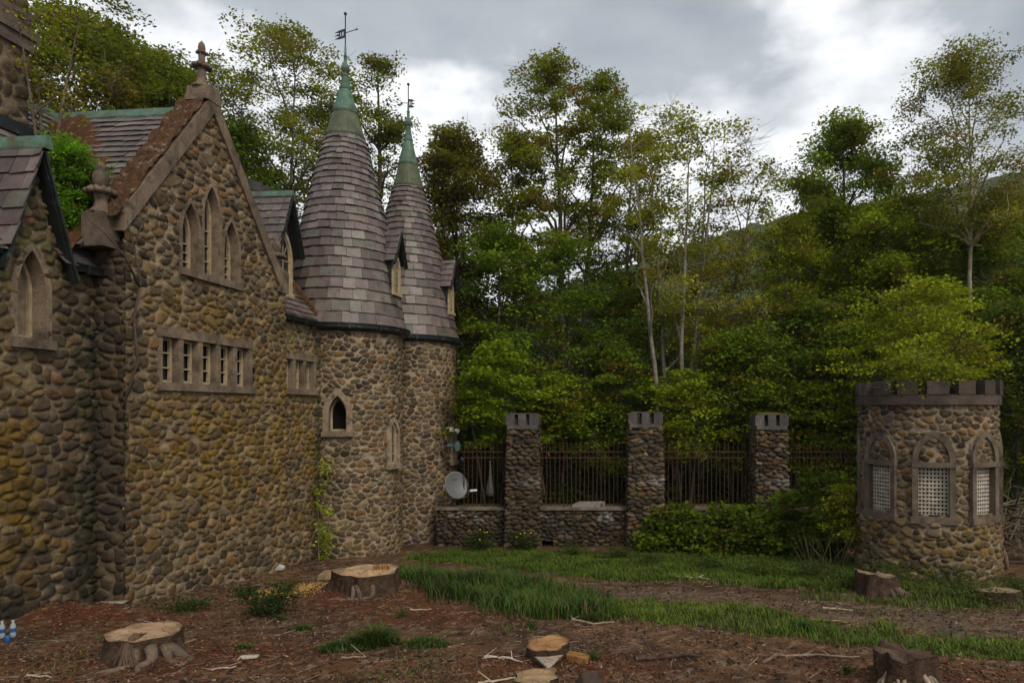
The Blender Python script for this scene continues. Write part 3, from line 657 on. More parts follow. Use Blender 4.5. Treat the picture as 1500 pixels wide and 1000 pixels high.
# chimney
ch_ = panel('chimney', (0, 3.4), (3.4, 9.2), lambda u, v, h: tuple(np.asarray(q) for q in HF(*[np.where(u < .7, a, np.where(u < 1.7, b, np.where(u < 2.4, c_, d))) for a, b, c_, d in
     ((-2.9 + u, -2.2 + h, -2.2 - (u - 1.7), -2.9 - h), (10.02 - h, 10.02 + (u - .7), 11.02 + h, 11.02 - (u - 2.4)))], v)), .26, .2, 17, house, .03, .05,
     None, [(lambda u, v: (v > 6.5) * 1.0, (.12, .09, .07), .6)], tint=.62)
mb = MB(lambda a, b, c: HF(c, a, b)); mb.col = (.20, .155, .125)
mb.col = (.13, .10, .085)
for (g_, z0, z1) in ((.06, 5.85, 6.05), (.10, 6.047, 6.2), (.04, 6.197, 6.48)): mb.box(10.02 - g_, 11.02 + g_, z0, z1 - .003, -2.9 - g_, -2.2 + g_)
mb.build('chimney_band', M['cut'], ch_)
mb = MB(lambda a, b, c: HF(c, a, b)); mb.prism([(9.98, 4.42), (11.07, 4.42), (11.07, 4.62), (9.98, 4.62)], -2.30, -2.13); mb.build('flashing', M['dark'], ch_)

# dormers with a framed lancet
def dormer(parent, fr, hw, zb, ze, za, back, ov, ww, wz, cap=True, wdt=.10):
    ld = (za - ze) / hw
    mb = MB(fr); mb.col = (.1, .1, .1); k = hw - .10
    mb.prism([(-k, zb), (k, zb), (k, ze + .10), (0, za - .08), (-k, ze + .10)], -back, 0)
    d = mb.build('dormer', M['dark'], parent)
    P3 = lambda a, b, c: Vector(fr(a, b, c)); mb = MB()
    for sg in (-1, 1):
        A = P3(sg * hw, ze, ov); B = P3(sg * hw, ze, -back); T = P3(0, za, ov)
        O = B if sg < 0 else A; U = ((A - B) if sg < 0 else (B - A)); Wd = U.length; U.normalize(); Vd = (T - A); Ld = Vd.length; Vd.normalize()
        slates(mb, O, U, Vd, Wd, Ld, .2, .24, rng); mb.col = (.016, .018, .018)
        q = [T, A, B, P3(0, za, -back)]; q = [x - UZ * .015 for x in q]; mb.add(q, [(0, 1, 2, 3) if sg < 0 else (3, 2, 1, 0)])
    mb.build('roof', M['slate'], d)
    if cap: ridge(P3(0, za + .01, ov + .02), P3(0, za + .01, -back), 'ridge_cap', d, .07, 1.6)
    fascia(fr, hw + .012, ld, za - .01, ov - .06, ov - .01, wdt * .6, d)
    mb = MB(fr); o = arch(ww, zb + .02, wz - .45 * (wz - zb), wz); i = arch(ww - .17, zb + .07, wz - .45 * (wz - zb), wz - .13)
    mb.col = (1, 1, 1); band(mb, o, i, .002, .055); mb.box(-ww / 2 - .03, ww / 2 + .03, zb - .03, zb + .055, .002, .09)
    i2 = arch(ww - .23, zb + .07, wz - .45 * (wz - zb), wz - .18); band(mb, i, i2, .004, .03)
    zt = wz - .2
    mb.box(-.012, .012, zb + .06, zt, .006, .026)
    for q in (.35, .6): z = zb + (zt - zb) * q; mb.box(-ww / 2 + .11, ww / 2 - .11, z - .01, z + .01, .007, .024)
    for sg in (-1, 1):
        mb.tube([fr(0, zt - .05 - .42 * (zt - zb), .015), fr(sg * ww * .12, zt - .2 * (zt - zb), .015), fr(sg * ww * .2, zt - .16 * (zt - zb), .015)], .011, 5) if False else None
        sf = mb.fr; mb.fr = None
        mb.tube([fr(0, zb + (zt - zb) * .62, .016), fr(sg * ww * .14, zb + (zt - zb) * .78, .016), fr(sg * ww * .17, zb + (zt - zb) * .84, .016)], .010, 5); mb.fr = sf
    mb.build('window_frame', M['cream'], d)
    p = MB(fr); p.add([(a, b, .004) for a, b in i], [list(range(len(i)))]); p.build('pane', M['pane'], d)
    return d
dormer(house, lambda a, b, c: HF(-.85 + c, 16.15 + a, b), .52, 2.72, 3.72, 5.1, 2.3, .26, .72, 4.28)

mb = MB(lambda a, b, c: HF(c, a, b)); mb.col = (.16, .13, .1)
mb.add([(3.5, -4, -5.8), (18.1, -4, -5.8), (18.1, 2.1, -5.8), (3.5, 2.1, -5.8)], [(0, 1, 2, 3)]); mb.build('rear_wall', M['cut'], house)
mb = MB(lambda a, b, c: HF(c, a, b)); mb.col = (.13, .11, .11)
mb.add([(3.5, 2.0, -6.0), (18.1, 2.0, -6.0), (18.1, 5.36, -3.0), (3.5, 5.36, -3.0)], [(0, 1, 2, 3)]); mb.build('rear_roof', M['slate'], house)
mb = MB(lambda a, b, c: HF(c, a, b)); mb.col = (.16, .13, .1)
for s in (3.5, 18.1):
    mb = MB(lambda a, b, c: HF(c, a, b)); mb.col = (.16, .13, .1); mb.add([(s, -4, -5.8), (s, -4, -.5), (s, 2.05, -.5), (s, 5.3, -3.0), (s, 2.05, -5.8)], [(0, 1, 2, 3, 4)]); mb.build('end_wall', M['cut'], house)

# ---------------------------------------------------------------- round towers with bell-shaped slate spires
def tower(cx, cy, r, zb, zt, prof, cop, knob, rod, vane, seed, name, label, wins, dorm, stn):
    tw = root(name, (cx, cy, zb), label, 'tower')
    fr0 = lambda u, v, h: (cx + (r + h) * np.cos(u / r), cy + (r + h) * np.sin(u / r), v)
    a0 = math.radians(-160)
    hs = []
    for (ang, w_o, w_i, z0, z1, op) in wins: hs.append(((ang - a0) % (2 * math.pi) * r + a0 * r, w_o, z0, z1))
    def hide(u, v):
        m = np.zeros(u.shape, bool)
        for (uc, w_o, z0, z1) in hs: m |= in_arch(w_o - .05, z0 + .03, z1 - w_o * .9, z1 - .02, uc)(u, v)
        return m
    panel('wall', (a0 * r, a0 * r + 2 * math.pi * r), (zb - .3, zt + .02), fr0, .225, .132, seed, tw, .022, .055, hide, stn, gap=.19, wrap=True, mortar=(.27, .21, .145))
    for (ang, w_o, w_i, z0, z1, op) in wins:
        n = (math.cos(ang), math.sin(ang)); rr = r * math.cos(w_o / 2 / r) + .05
        fr = lambda a, b, c, n=n, rr=rr: (cx + n[0] * (rr + c) - n[1] * a, cy + n[1] * (rr + c) + n[0] * a, b)
        lancet(tw, fr, w_o, w_i, z0 + .12, z1 - w_o * .9, z1,   .34 if op else .09, .13, .05, (0, 0) if op else (1, 2), open_=op, board=False, colr=1.3 if op else 1.7)  # stone colour raised on tower surrounds, side light painted in
    # spire of slates
    rg = random.Random(seed); mb = MB(); pr = np.array(prof); L = [0.0]
    for k in range(1, len(pr)): L.append(L[-1] + math.hypot(*(pr[k] - pr[k - 1])))
    R_ = lambda d: float(np.interp(d, L, pr[:, 0])); Z_ = lambda d: float(np.interp(d, L, pr[:, 1])); d = 0.0; tot = L[-1]
    while d < tot - .05:
        ex = .335 - .19 * (d / tot) ** .8; d1 = min(d + ex * 1.25, tot); rl, zl, ru, zu = R_(d), Z_(d), R_(d1), Z_(d1); q = rg.random()
        wd = .35 - .17 * (d / tot); n = max(14, int(2 * math.pi * rl / wd)); ed = np.cumsum([.75 + .5 * rg.random() for _ in range(n)]); ed = np.concatenate([[0], ed / ed[-1]]) * 2 * math.pi + q * 6
        sl = math.atan2(zu - zl, rl - ru)
        for k in range(n):
            qa, qb = ed[k] + .004 / rl, ed[k + 1] - .004 / rl; lf = .042 + .018 * rg.random(); jz = (rg.random() - .5) * .034
            def pt(qq, rr, zz, lft): return Vector((cx + (rr + lft * math.sin(sl)) * math.cos(qq), cy + (rr + lft * math.sin(sl)) * math.sin(qq), zz + lft * math.cos(sl)))
            mb.col = slate_col(rg); nn = Vector((math.cos((qa + qb) / 2) * math.sin(sl), math.sin((qa + qb) / 2) * math.sin(sl), math.cos(sl)))
            slate(mb, [pt(qa, rl, zl + jz, lf), pt(qb, rl, zl + jz, lf), pt(qb, ru, zu, .006), pt(qa, ru, zu, .006)], .024, nn)
        d += ex
    mb.col = (.03, .028, .028); mb.lathe([(p[0] - .01, p[1] - .0) for p in prof], (cx, cy, 0), 40)
    sp = mb.build('spire', M['slate'], tw)
    mb = MB()
    cp_ = []
    for k in range(len(cop) - 1):
        (ra, za), (rb, zb_) = cop[k], cop[k + 1]; cp_ += [(ra + .018, za), (ra + .022, za + .05), (ra + .004, za + .055)]
    cp_ += [cop[-1]]
    for k in range(len(cop) - 1):
        (ra, za), (rb, zb_) = cop[k], cop[k + 1]; mb.col = ((.072, .088, .046), (.066, .128, .088), (.060, .122, .090))[k]
        mb.lathe([(ra + .018, za), (ra + .026, za + .05), (ra + .004, za + .056), (rb + .004, zb_)], (cx, cy, 0), 28, None, None, k == len(cop) - 2)
        for q in range(6): an = q * math.pi / 3 + k * .5; mb.tube([(cx + (ra + .006) * math.cos(an), cy + (ra + .006) * math.sin(an), za + .05), (cx + (rb + .006) * math.cos(an), cy + (rb + .006) * math.sin(an), zb_)], .008, 4)
    cap_ = mb.build('spire_cap', M['patina'], tw, False)
    mb = MB(); zc, zk = cop[-1][1], knob
    mb.lathe([(.06, zc - .02), (.085, zc + .05), (.05, zc + .1), (.05, zk - .16), (.07, zk - .13), (.11, zk - .06), (.11, zk), (.07, zk + .08), (.045, zk + .12), (.04, zk + .28), (.055, zk + .3), (.03, zk + .34), (.025, zk + .55), (.018, zk + .58)], (cx, cy, 0), 14)
    mb.build('finial', M['copper'], tw, True)
    mb = MB(); mb.tube([(cx, cy, zk + .5), (cx, cy, rod)], .016, 8); mb.ball((cx, cy, rod), .045); vn = mb.build('weather_vane', M['dark'], tw)
    zv, dirx, vl, vh = vane; dv = Vector((dirx[0], dirx[1], dirx[2] if len(dirx) > 2 else 0)).normalized(); mb = MB()
    fl = lambda a, b, c: Vector((cx, cy, zv)) + dv * a + UZ * b + dv.cross(UZ).normalized() * c
    h = vh / 2
    def pl(poly): mb.prism(poly, -.006, .006, fl)
    pl([(.02, h * .45), (vl * .55, h * .45), (vl * .55, h), (.02, h)]); pl([(.02, -h), (vl * .55, -h), (vl * .55, -h * .45), (.02, -h * .45)])
    pl([(.02, -h * .45), (vl * .16, -h * .45), (vl * .16, h * .45), (.02, h * .45)]); pl([(vl * .30, -h * .45), (vl * .38, -h * .45), (vl * .38, h * .45), (vl * .30, h * .45)])
    pl([(vl * .48, -h * .45), (vl * .55, -h * .45), (vl * .55, h * .45), (vl * .48, h * .45)])
    for b in (-.72, 0, .72): pl([(vl * .55, h * (b - .28)), (vl, h * b), (vl * .55, h * (b + .28))])
    mb.build('banner', M['dark'], vn)
    mb = MB(); mb.tube([fl(-.01, 0, 0), fl(-vl * 1.05, 0, 0)], .011, 6); mb.ball(tuple(fl(-vl * 1.05, 0, 0)), .026); mb.build('arrow', M['dark'], vn)
    # gutter ring
    mb = MB(); ro = prof[0][0]
    mb.lathe([(r + .03, zt - .02), (ro + .03, zt + .03), (ro + .075, zt + .055), (ro + .085, zt + .14), (ro + .105, zt + .15), (ro + .105, zt + .17), (ro - .02, zt + .165)], (cx, cy, 0), 56, None, None, False)
    for k in range(14):
        q = 2 * math.pi * k / 14 + .2; c_, s_ = math.cos(q), math.sin(q); fb = lambda a, b, c: (cx + c_ * a - s_ * b, cy + s_ * a + c_ * b, c)
        mb.box(ro, ro + .112, -.02, .02, zt + .03, zt + .172, fb)
    mb.build('gutter', M['dark'], tw)
    (ang, off, hw, z0, ze, za, bk, ww, wz) = dorm; n = (math.cos(ang), math.sin(ang))
    dormer(tw, lambda a, b, c: (cx + n[0] * (off + c) - n[1] * a, cy + n[1] * (off + c) + n[0] * a, b), hw, z0, ze, za, bk, .17, ww, wz, cap=False, wdt=.08)
    return tw
A0 = math.atan2(-ST, CT)
T1 = (-6.92, 18.5); T2 = (-5.92, 21.0)
dmp = lambda lo, hi, sd: (lambda u, v: np.clip((lo - v) / hi, 0, 1) * np.clip((fbm(u * 2.5, v * 2, sd, 3) - .3) * 3, 0, 1))
tower(*T1, 1.46, -4.0, 2.0, [(1.60, 2.14), (1.50, 2.45), (1.42, 3.0), (1.23, 4.3), (.94, 5.55), (.68, 6.6), (.50, 7.33)],
      [(.50, 7.32), (.315, 8.0), (.135, 8.66), (.075, 9.0)], 9.27, 10.72, (10.2, (-.9, .44), .40, .24), 21, 'round_tower', 'nearer round stone tower with the taller slate spire and copper tip',
      [(math.radians(-76.5), .70, .42, -.66, .53, True), (A0 - .20, .52, .34, -1.55, -.2, False)], (A0, 1.40, .40, 3.08, 3.92, 4.80, 1.0, .5, 4.16),
      [(lambda u, v: np.clip(1 - np.abs(u + 2.80) / .35, 0, 1) * np.clip((fbm(u * 2, v * 2, 91, 3) - .2) * 2, 0, 1), (.035, .042, .026), .85), (dmp(-2.2, 2, 92), OCH, .3)])
tower(*T2, 1.40, -4.3, 2.0, [(1.52, 2.14), (1.43, 2.4), (1.36, 2.8), (.98, 4.7), (.76, 5.5), (.44, 6.8)],
      [(.44, 6.79), (.285, 7.5), (.12, 8.25), (.06, 8.62)], 8.85, 10.0, (9.42, (.8, -.5, -.28), .30, .26), 23, 'round_tower', 'farther round stone tower with the lower slate spire, dish at its side',
      [(A0, .5, .28, -1.66, -.32, False)], (A0, 1.32, .38, 2.92, 3.70, 4.56, 1.0, .46, 3.95), [(dmp(-2.6, 1.5, 93), (.07, .06, .05), .4)])
# crenellated top of another tower far behind the roofs
ct = root('crenellated_tower', (-11.95, 22, 0), 'dark grey crenellated tower top peeping over the dormer ridge behind the big gable', 'tower')
mb = MB(); mb.col = (.062, .055, .054); mb.lathe([(1.25, 0), (1.25, 6.4), (1.36, 6.45), (1.36, 6.85), (1.1, 6.85)], (-11.95, 22, 0), 28); mb.build('wall', M['cut'], ct)
for k in range(12):
    q = 2 * math.pi * k / 12; c_, s_ = math.cos(q), math.sin(q); mb = MB(lambda a, b, c: (-11.95 + c_ * a - s_ * b, 22 + s_ * a + c_ * b, c)); mb.col = (.062, .055, .054)
    mb.box(1.1, 1.37, -.22, .22, 6.852, 7.13); mb.build('merlon', M['cut'], ct)

# ---------------------------------------------------------------- small round battlemented tower on the right
GC = (7.0, 14.7); GR = 1.34
gt = root('garden_tower', (GC[0], GC[1], -3.45), 'small round stone tower with battlements and white lattice windows at the right', 'tower')
ga0 = math.radians(-290); GA = [math.radians(-109.5 + 45 * k) for k in (-2, -1, 0, 1, 2, 3)]
def ghide(u, v):
    m = np.zeros(u.shape, bool)
    for a in GA:
        uc = (a - ga0) % (2 * math.pi) * GR + ga0 * GR; m |= (np.abs(u - uc) < .33) & (v > -2.05) & (v < -1.09)
    return m
lowb = lambda v: .05 * np.clip((-2.16 - v) / .1, 0, 1)
panel('wall', (ga0 * GR, ga0 * GR + 2 * math.pi * GR), (-3.75, .16), lambda u, v, h: (GC[0] + (GR + h * np.where(v < -2.16, 1.3, 1) + lowb(v)) * np.cos(u / GR), GC[1] + (GR + h * np.where(v < -2.16, 1.3, 1) + lowb(v)) * np.sin(u / GR), v),
      .215, .13, 31, gt, .018, .05, ghide, [(ell(-2.2, -2.7, 2.0, .5, 94), OCH, .45), (ell(-2.6, .05, 3, .2, 95), BLK, .5)], gap=.19, wrap=True, tint=.92, mortar=(.25, .195, .135))
mb = MB(); mb.col = (.080, .060, .048); mb.lathe([(GR - .1, .10), (GR + .07, .10), (GR + .075, .30), (GR - .2, .302), (GR - .2, .2), (0, .19)], (GC[0], GC[1], 0), 48); mb.build('parapet', M['cut'], gt)
for k in range(16):
    q = 2 * math.pi * k / 16 + .1; n = (math.cos(q), math.sin(q)); mb = MB(lambda a, b, c: (GC[0] + n[0] * a - n[1] * b, GC[1] + n[1] * a + n[0] * b, c))
    mb.col = shade((.075, .056, .047), .55, 1.3); mb.box(GR - .2, GR + .085, -.165 - .03 * rnd.random(), .165 + .04 * rnd.random(), .303, .545 + .05 * rnd.random()); mb.build('merlon', M['cut'], gt)
for a in GA:
    n = (math.cos(a), math.sin(a)); rr = GR * math.cos(.40 / GR) + .075
    fr = lambda a_, b, c, n=n, rr=rr: (GC[0] + n[0] * (rr + c) - n[1] * a_, GC[1] + n[1] * (rr + c) + n[0] * a_, b)
    mb = MB(fr); mb.col = (.125, .096, .070)
    o = arch(.78, -2.10, -.98, -.40); i = arch(.56, -2.10, -.98, -.53); band(mb, o, i, -.2, .03)
    mb.box(-.40, .40, -1.13, -1.03, -.19, .05); mb.box(-.42, .42, -2.24, -2.10, -.22, .06)
    wv = mb.build('window', M['cut'], gt)
    # stone infill of the arch head
    us, vs = np.meshgrid(np.linspace(-.28, .28, 29), np.linspace(-1.03, -.5, 27)); u = us.ravel(); v = vs.ravel(); h, c, _, _ = cobble(u + a * 3, v, .17, .11, 40 + int(a * 5), .04)
    P = np.array([fr(x, y, -.10 + z) for x, y, z in zip(u, v, h)]); idx = np.arange(len(u)).reshape(27, 29); Q = np.stack([idx[:-1, :-1], idx[:-1, 1:], idx[1:, 1:], idx[1:, :-1]], -1).reshape(-1, 4)
    Q = Q[in_arch(.58, -1.2, -.98, -.52, 0)(u[Q].mean(1), v[Q].mean(1))]; mesh_np('infill', P, Q, M['stone'], wv, c, True)
    mb = MB(fr)
    for k in range(9): x = -.27 + .54 * k / 8; mb.box(x - .017, x + .017, -2.10, -1.13, -.13, -.115)
    for k in range(13): z = -2.085 + .94 * k / 12; mb.box(-.28, .28, z - .018, z + .018, -.1149, -.10)
    mb.build('lattice', M['lattice'], wv)
    mb = MB(fr); mb.add([(-.30, -2.1, -.19), (.30, -2.1, -.19), (.30, -1.1, -.19), (-.30, -1.1, -.19)], [(0, 1, 2, 3)]); mb.build('backing', M['hole'], wv)

# ---------------------------------------------------------------- perimeter wall, pillars, railings
FY = 19.5; WT = -2.78
def fx(px): return (px - CX) / F * FY
PX = [766, 945, 1128]; PW = [.84, .90, .86]; PT = [612, 610, 613]
pw = root('low_stone_wall', (fx(945), FY + .25, -4.0), 'long low rough stone wall under the rusty railings, with a square drain hole', 'wall')
holeX = (fx(793), fx(811))
dk = [(lambda u, v: np.clip((fbm(u * .8, v * 1.2, 96, 3) - .2) * 2, 0, 1), (.05, .042, .034), .75), (lambda u, v: np.clip((fbm(u * 3, v * 3, 97, 3) - .60) * 9, 0, 1) * np.clip((v + 3.3) * 4, 0, 1), (.40, .38, .34), .6)]
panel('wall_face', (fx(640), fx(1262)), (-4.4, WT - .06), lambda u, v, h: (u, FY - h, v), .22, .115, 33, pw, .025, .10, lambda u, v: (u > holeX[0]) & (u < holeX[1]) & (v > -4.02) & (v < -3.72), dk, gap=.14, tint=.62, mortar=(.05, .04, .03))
mb = MB(); mb.col = (.15, .125, .10)
x = fx(638)
while x < fx(1262): wd = .5 + .5 * rnd.random(); mb.col = shade((.15, .122, .095), .7, 1.2); mb.box(x, min(x + wd, fx(1262)) - .01, FY - .08 - .03 * rnd.random(), FY + .5, WT - .07, WT - .01 + .02 * rnd.random()); x += wd
mb.build('coping', M['cut'], pw)
mb = MB(); mb.box(fx(640), fx(792), FY + .06, FY + .48, -4.5, WT - .08); mb.box(fx(812), fx(1262), FY + .06, FY + .48, -4.5, WT - .08); mb.box(fx(792) + .002, fx(812) - .002, FY + .062, FY + .478, -3.7, WT - .082); mb.box(fx(792) + .002, fx(812) - .002, FY + .40, FY + .47, -4.5, -3.702); mb.build('wall_core', M['hole'], pw)
plab = ['stone pillar nearest the satellite dish, just left of the square drain hole', 'stone pillar between the two open railing panels, mortar smear midway', 'stone pillar with yellow moss on its cap, bushes around its foot']
for k in range(3):
    cx, hw = fx(PX[k]), PW[k] / 2; zt = (HY - PT[k]) / F * FY - .30; cy = FY + .20; zb = -4.1
    p = root('stone_pillar', (cx, cy, zb), plab[k], 'pillar', 'stone pillars of the railing')
    per = 8 * hw; q4 = per / 4
    def frp(u, v, h, cx=cx, cy=cy, hw=hw, zb=zb, zt=zt, q4=q4):
        tp = hw * (1.10 - .16 * np.clip((v - zb) / (zt - zb), 0, 1)); s_ = np.floor(u / q4).astype(int) % 4; l = ((u / q4) % 1) * 2 - 1
        l = np.clip(l, -1, 1); rr = tp + h * (1 - .0 * l); lx = l * (tp + h * .55)
        X = np.where(s_ == 0, lx, np.where(s_ == 1, rr, np.where(s_ == 2, -lx, -rr))); Y = np.where(s_ == 0, -rr, np.where(s_ == 1, lx, np.where(s_ == 2, rr, -lx)))
        return cx + X, cy + Y, v
    panel('shaft', (0, per), (zb - .3, zt), frp, .23, .12, 60 + k, p, .025, .095, None, [(ell(1.0, -2.0, .6, .15, 98), (.36, .33, .29), .6)] + ([] if k else [(lambda u, v: .6 + 0 * u, (.035, .03, .022), .7)]), gap=.14, wrap=True, tint=.78, mortar=(.06, .047, .034))
    mb = MB(); cc = (.094, .082, .078); mb.col = cc; hc = hw * 1.0
    mb.box(cx - hc, cx + hc, cy - hc, cy + hc, zt + .0, zt + .10); mb.box(cx - hc + .14, cx + hc - .14, cy - hc + .14, cy + hc - .14, zt + .101, zt + .30)
    for (ux, uy) in ((1, 0), (0, 1)):
        for sgn in (-1, 1):
            for j in (-1, 0, 1):
                mb.col = shade(cc, .75, 1.15); a = j * hc * .80; m = .125 if j else .11
                fr = (lambda a_, b_, c_: (cx + a_, cy + b_, c_)) if ux else (lambda a_, b_, c_: (cx + b_, cy + a_, c_))
                lo, hi = (a - m, a + m)
                if uy and j: continue
                mb.box(lo, hi, sgn * hc - sgn * .14 if sgn > 0 else -hc - .004, hc + .004 if sgn > 0 else -hc + .14, zt + .102, zt + .405, fr)
    mb.col = (.075, .062, .058); mb.box(cx - hc + .02, cx + hc - .02, cy - hc + .02, cy + hc - .02, zt + .406, zt + .44)
    cap = mb.build('cap', M['cut'], p)
    if k == 2: mb = MB(); mb.ball((cx, cy, zt + .44), (hc * .95, hc * .95, .045), 14, 6); mb.build('moss', material('yellow_moss', (.10, .085, .015), .95, .1, (20, .5), None, (40, .8, .02)), cap, True)
secs = [(fx(676), fx(742), 'rusty railing panel partly hidden behind the dish, white bag tied to it'), (fx(792), fx(919), 'rusty iron railing panel above the drain hole and white slab'), (fx(972), fx(1103), 'rusty iron railing panel with leafy shoots at its foot'), (fx(1154), fx(1250), 'dim rusty railing panel beside the small lattice-windowed tower')]
barm = None
for (x0, x1, lb) in secs:
    rl = root('iron_railing', ((x0 + x1) / 2, FY + .2, WT), lb, 'railing', 'rusty iron railings on the low wall'); n = int((x1 - x0) / .123)
    for k in range(n + 1):
        x = x0 + .03 + (x1 - x0 - .06) * k / n
        if barm is None:
            mb = MB(); mb.tube([(0, 0, -.02), (0, 0, 1.80), (0, 0, 1.87)], [.013, .013, .003], 6); o = mb.build('bar', M['iron'], None); barm = o.data; o.parent = rl; o.location = Vector((x, FY + .2, WT)) - rl.location
        else:
            o = bpy.data.objects.new('bar', barm); COL.objects.link(o); o.parent = rl; o.location = Vector((x, FY + .2, WT)) - rl.location
        o.rotation_euler = (rnd.uniform(-.012, .012), rnd.uniform(-.015, .015), 0)
    for z in (1.40, 1.57, .06): mb = MB(); mb.box(x0, x1, FY + .185, FY + .215, WT + z - .016, WT + z + .016); mb.build('rail', M['iron'], rl)
mb = MB(); mb.col = (.25, .22, .20); xa, xb = fx(838), fx(886); mb.prism([(xa, WT), (xb, WT + .002), (xb, WT + .16), (xa + .2, WT + .15), (xa, WT + .06)], -FY - .12, -FY + .02, lambda a, b, c: (a, -c, b)); sb = mb.build('stone_slab', M['cut'], None, origin=((xa + xb) / 2, FY, WT)); tag(sb, 'pale stone slab lying on the low wall behind the railing', 'slab')
# bag tied to the railing
bx, by = fx(717), FY + .12
mb = MB(); mb.lathe([(.012, .42), (.02, .36), (.03, .2), (.055, .0), (.09, -.25), (.105, -.42), (.08, -.52), (.0, -.55)], (bx, by, -1.95), 12, None, lambda q, z: 1 + .22 * math.sin(3 * q + z * 7) + .1 * math.sin(7 * q))
mb.ball((bx, by, -1.50), .035); tag(mb.build('plastic_bag', M['bag'], None, True, origin=(bx, by, -1.95)), 'whitish plastic bag hanging from the railing beside the darkest pillar', 'bag')

# ---------------------------------------------------------------- dish, horn, floodlight on the farther tower
dc = W(669, 710, 19.55); sd = root('satellite_dish', T2[0:2] + (-2.6,), 'round grey satellite dish on an arm from the farther tower', 'satellite dish')
dn = Vector((.62, -.72, .30)).normalized(); dx_ = dn.cross(UZ).normalized() * -1; dy_ = dn.cross(dx_) ; dy_ = dy_ if dy_.z > 0 else -dy_
dfr = lambda a, b, c: dc + dx_ * a + dy_ * b + dn * c
mb = MB(); V = []; Fs = []; nr, na = 9, 40
for i in range(nr + 1):
    for k in range(na): r = i / nr; q = 2 * math.pi * k / na; V.append((r * .365 * math.cos(q), r * .40 * math.sin(q), .09 * (r * r - 1)))
for i in range(nr): Fs += [(i * na + k, i * na + (k + 1) % na, (i + 1) * na + (k + 1) % na, (i + 1) * na + k) for k in range(na)]
m0 = len(V); V += [(x, y, z - .012) for x, y, z in V]; Fs += [tuple(i + m0 for i in f[::-1]) for f in Fs]; e0 = nr * na; Fs += [(e0 + k, e0 + (k + 1) % na, m0 + e0 + (k + 1) % na, m0 + e0 + k) for k in range(na)]
mb.add(V, Fs, dfr); rf = mb.build('reflector', M['greyp'], sd, True)
tcv = bpy.data.curves.new('lettering', 'FONT'); tcv.body = 'hughesnet'; tcv.size = .07; tcv.align_x = 'CENTER'; tcv.extrude = .001; tcv.materials.append(M['dark'])
tmp = bpy.data.objects.new('tmp', tcv); tme = bpy.data.meshes.new_from_object(tmp); bpy.data.objects.remove(tmp); tme.materials.clear(); tme.materials.append(M['dark'])
to = bpy.data.objects.new('lettering', tme); COL.objects.link(to); to.parent = rf
from mathutils import Matrix
mt = Matrix((dx_, dy_, dn)).transposed().to_4x4(); mt.translation = dfr(-.06, .16, -.067) - sd.location; to.matrix_local = mt
mb = MB(); mb.tube([dfr(0, -.40, -.02), dfr(.05, -.42, .35), dfr(.10, -.30, .62)], .014, 6); mb.build('feed_arm', material('yellowed_arm', (.30, .18, .06), .6, .3, (9, .2)), sd)
mb = MB(); mb.box(.02, .24, -.34, -.28, .60, .66, dfr); mb.tube([dfr(.10, -.31, .60), dfr(.10, -.30, .50)], .035, 10); mb.build('receiver', M['white'], sd)
mb = MB(); mb.tube([dfr(0, 0, -.10), dfr(0, 0, -.25), W(668, 730, 20.0), W(650, 748, 20.2)], [.05, .035, .03, .03], 8); mb.tube([W(634, 732, 19.66), W(668, 731, 19.7)], .02, 6); mb.build('mount', M['steel'], sd)
c0 = W(664, 629, 19.9); fl_ = root('flood_light', c0, 'white flood light fixed near the head of the farther tower window', 'light')
mb = MB(); mb.box(-.10, .02, -.03, .1, -.06, .08, lambda a, b, c: c0 + Vector((a, b, c))); mb.build('bracket', M['white'], fl_)
for d_ in ((.9, -.4, -.25), (.75, .5, -.3)):
    d = Vector(d_).normalized(); mb = MB(); mb.tube([c0 + Vector((.02, 0, .01)), c0 + d * .07, c0 + d * .09, c0 + d * .17], [.03, .035, .055, .065], 10); mb.build('lamp_head', M['white'], fl_)
c0 = W(666, 653, 19.9); d = Vector((.95, -.35, -.02)).normalized(); hn = root('horn_speaker', c0, 'blue grey horn speaker projecting from the farther tower window', 'speaker')
mb = MB(); mb.tube([c0 - d * .22, c0 - d * .05, c0 + d * .0, c0 + d * .06, c0 + d * .10], [.05, .045, .06, .12, .15], 16, True); mb.build('horn', M['teal'], hn, False)
mb = MB(); mb.tube([c0 - d * .2, c0 - d * .3 + Vector((-.06, 0, 0))], .025, 6); mb.build('bracket', M['steel'], hn)

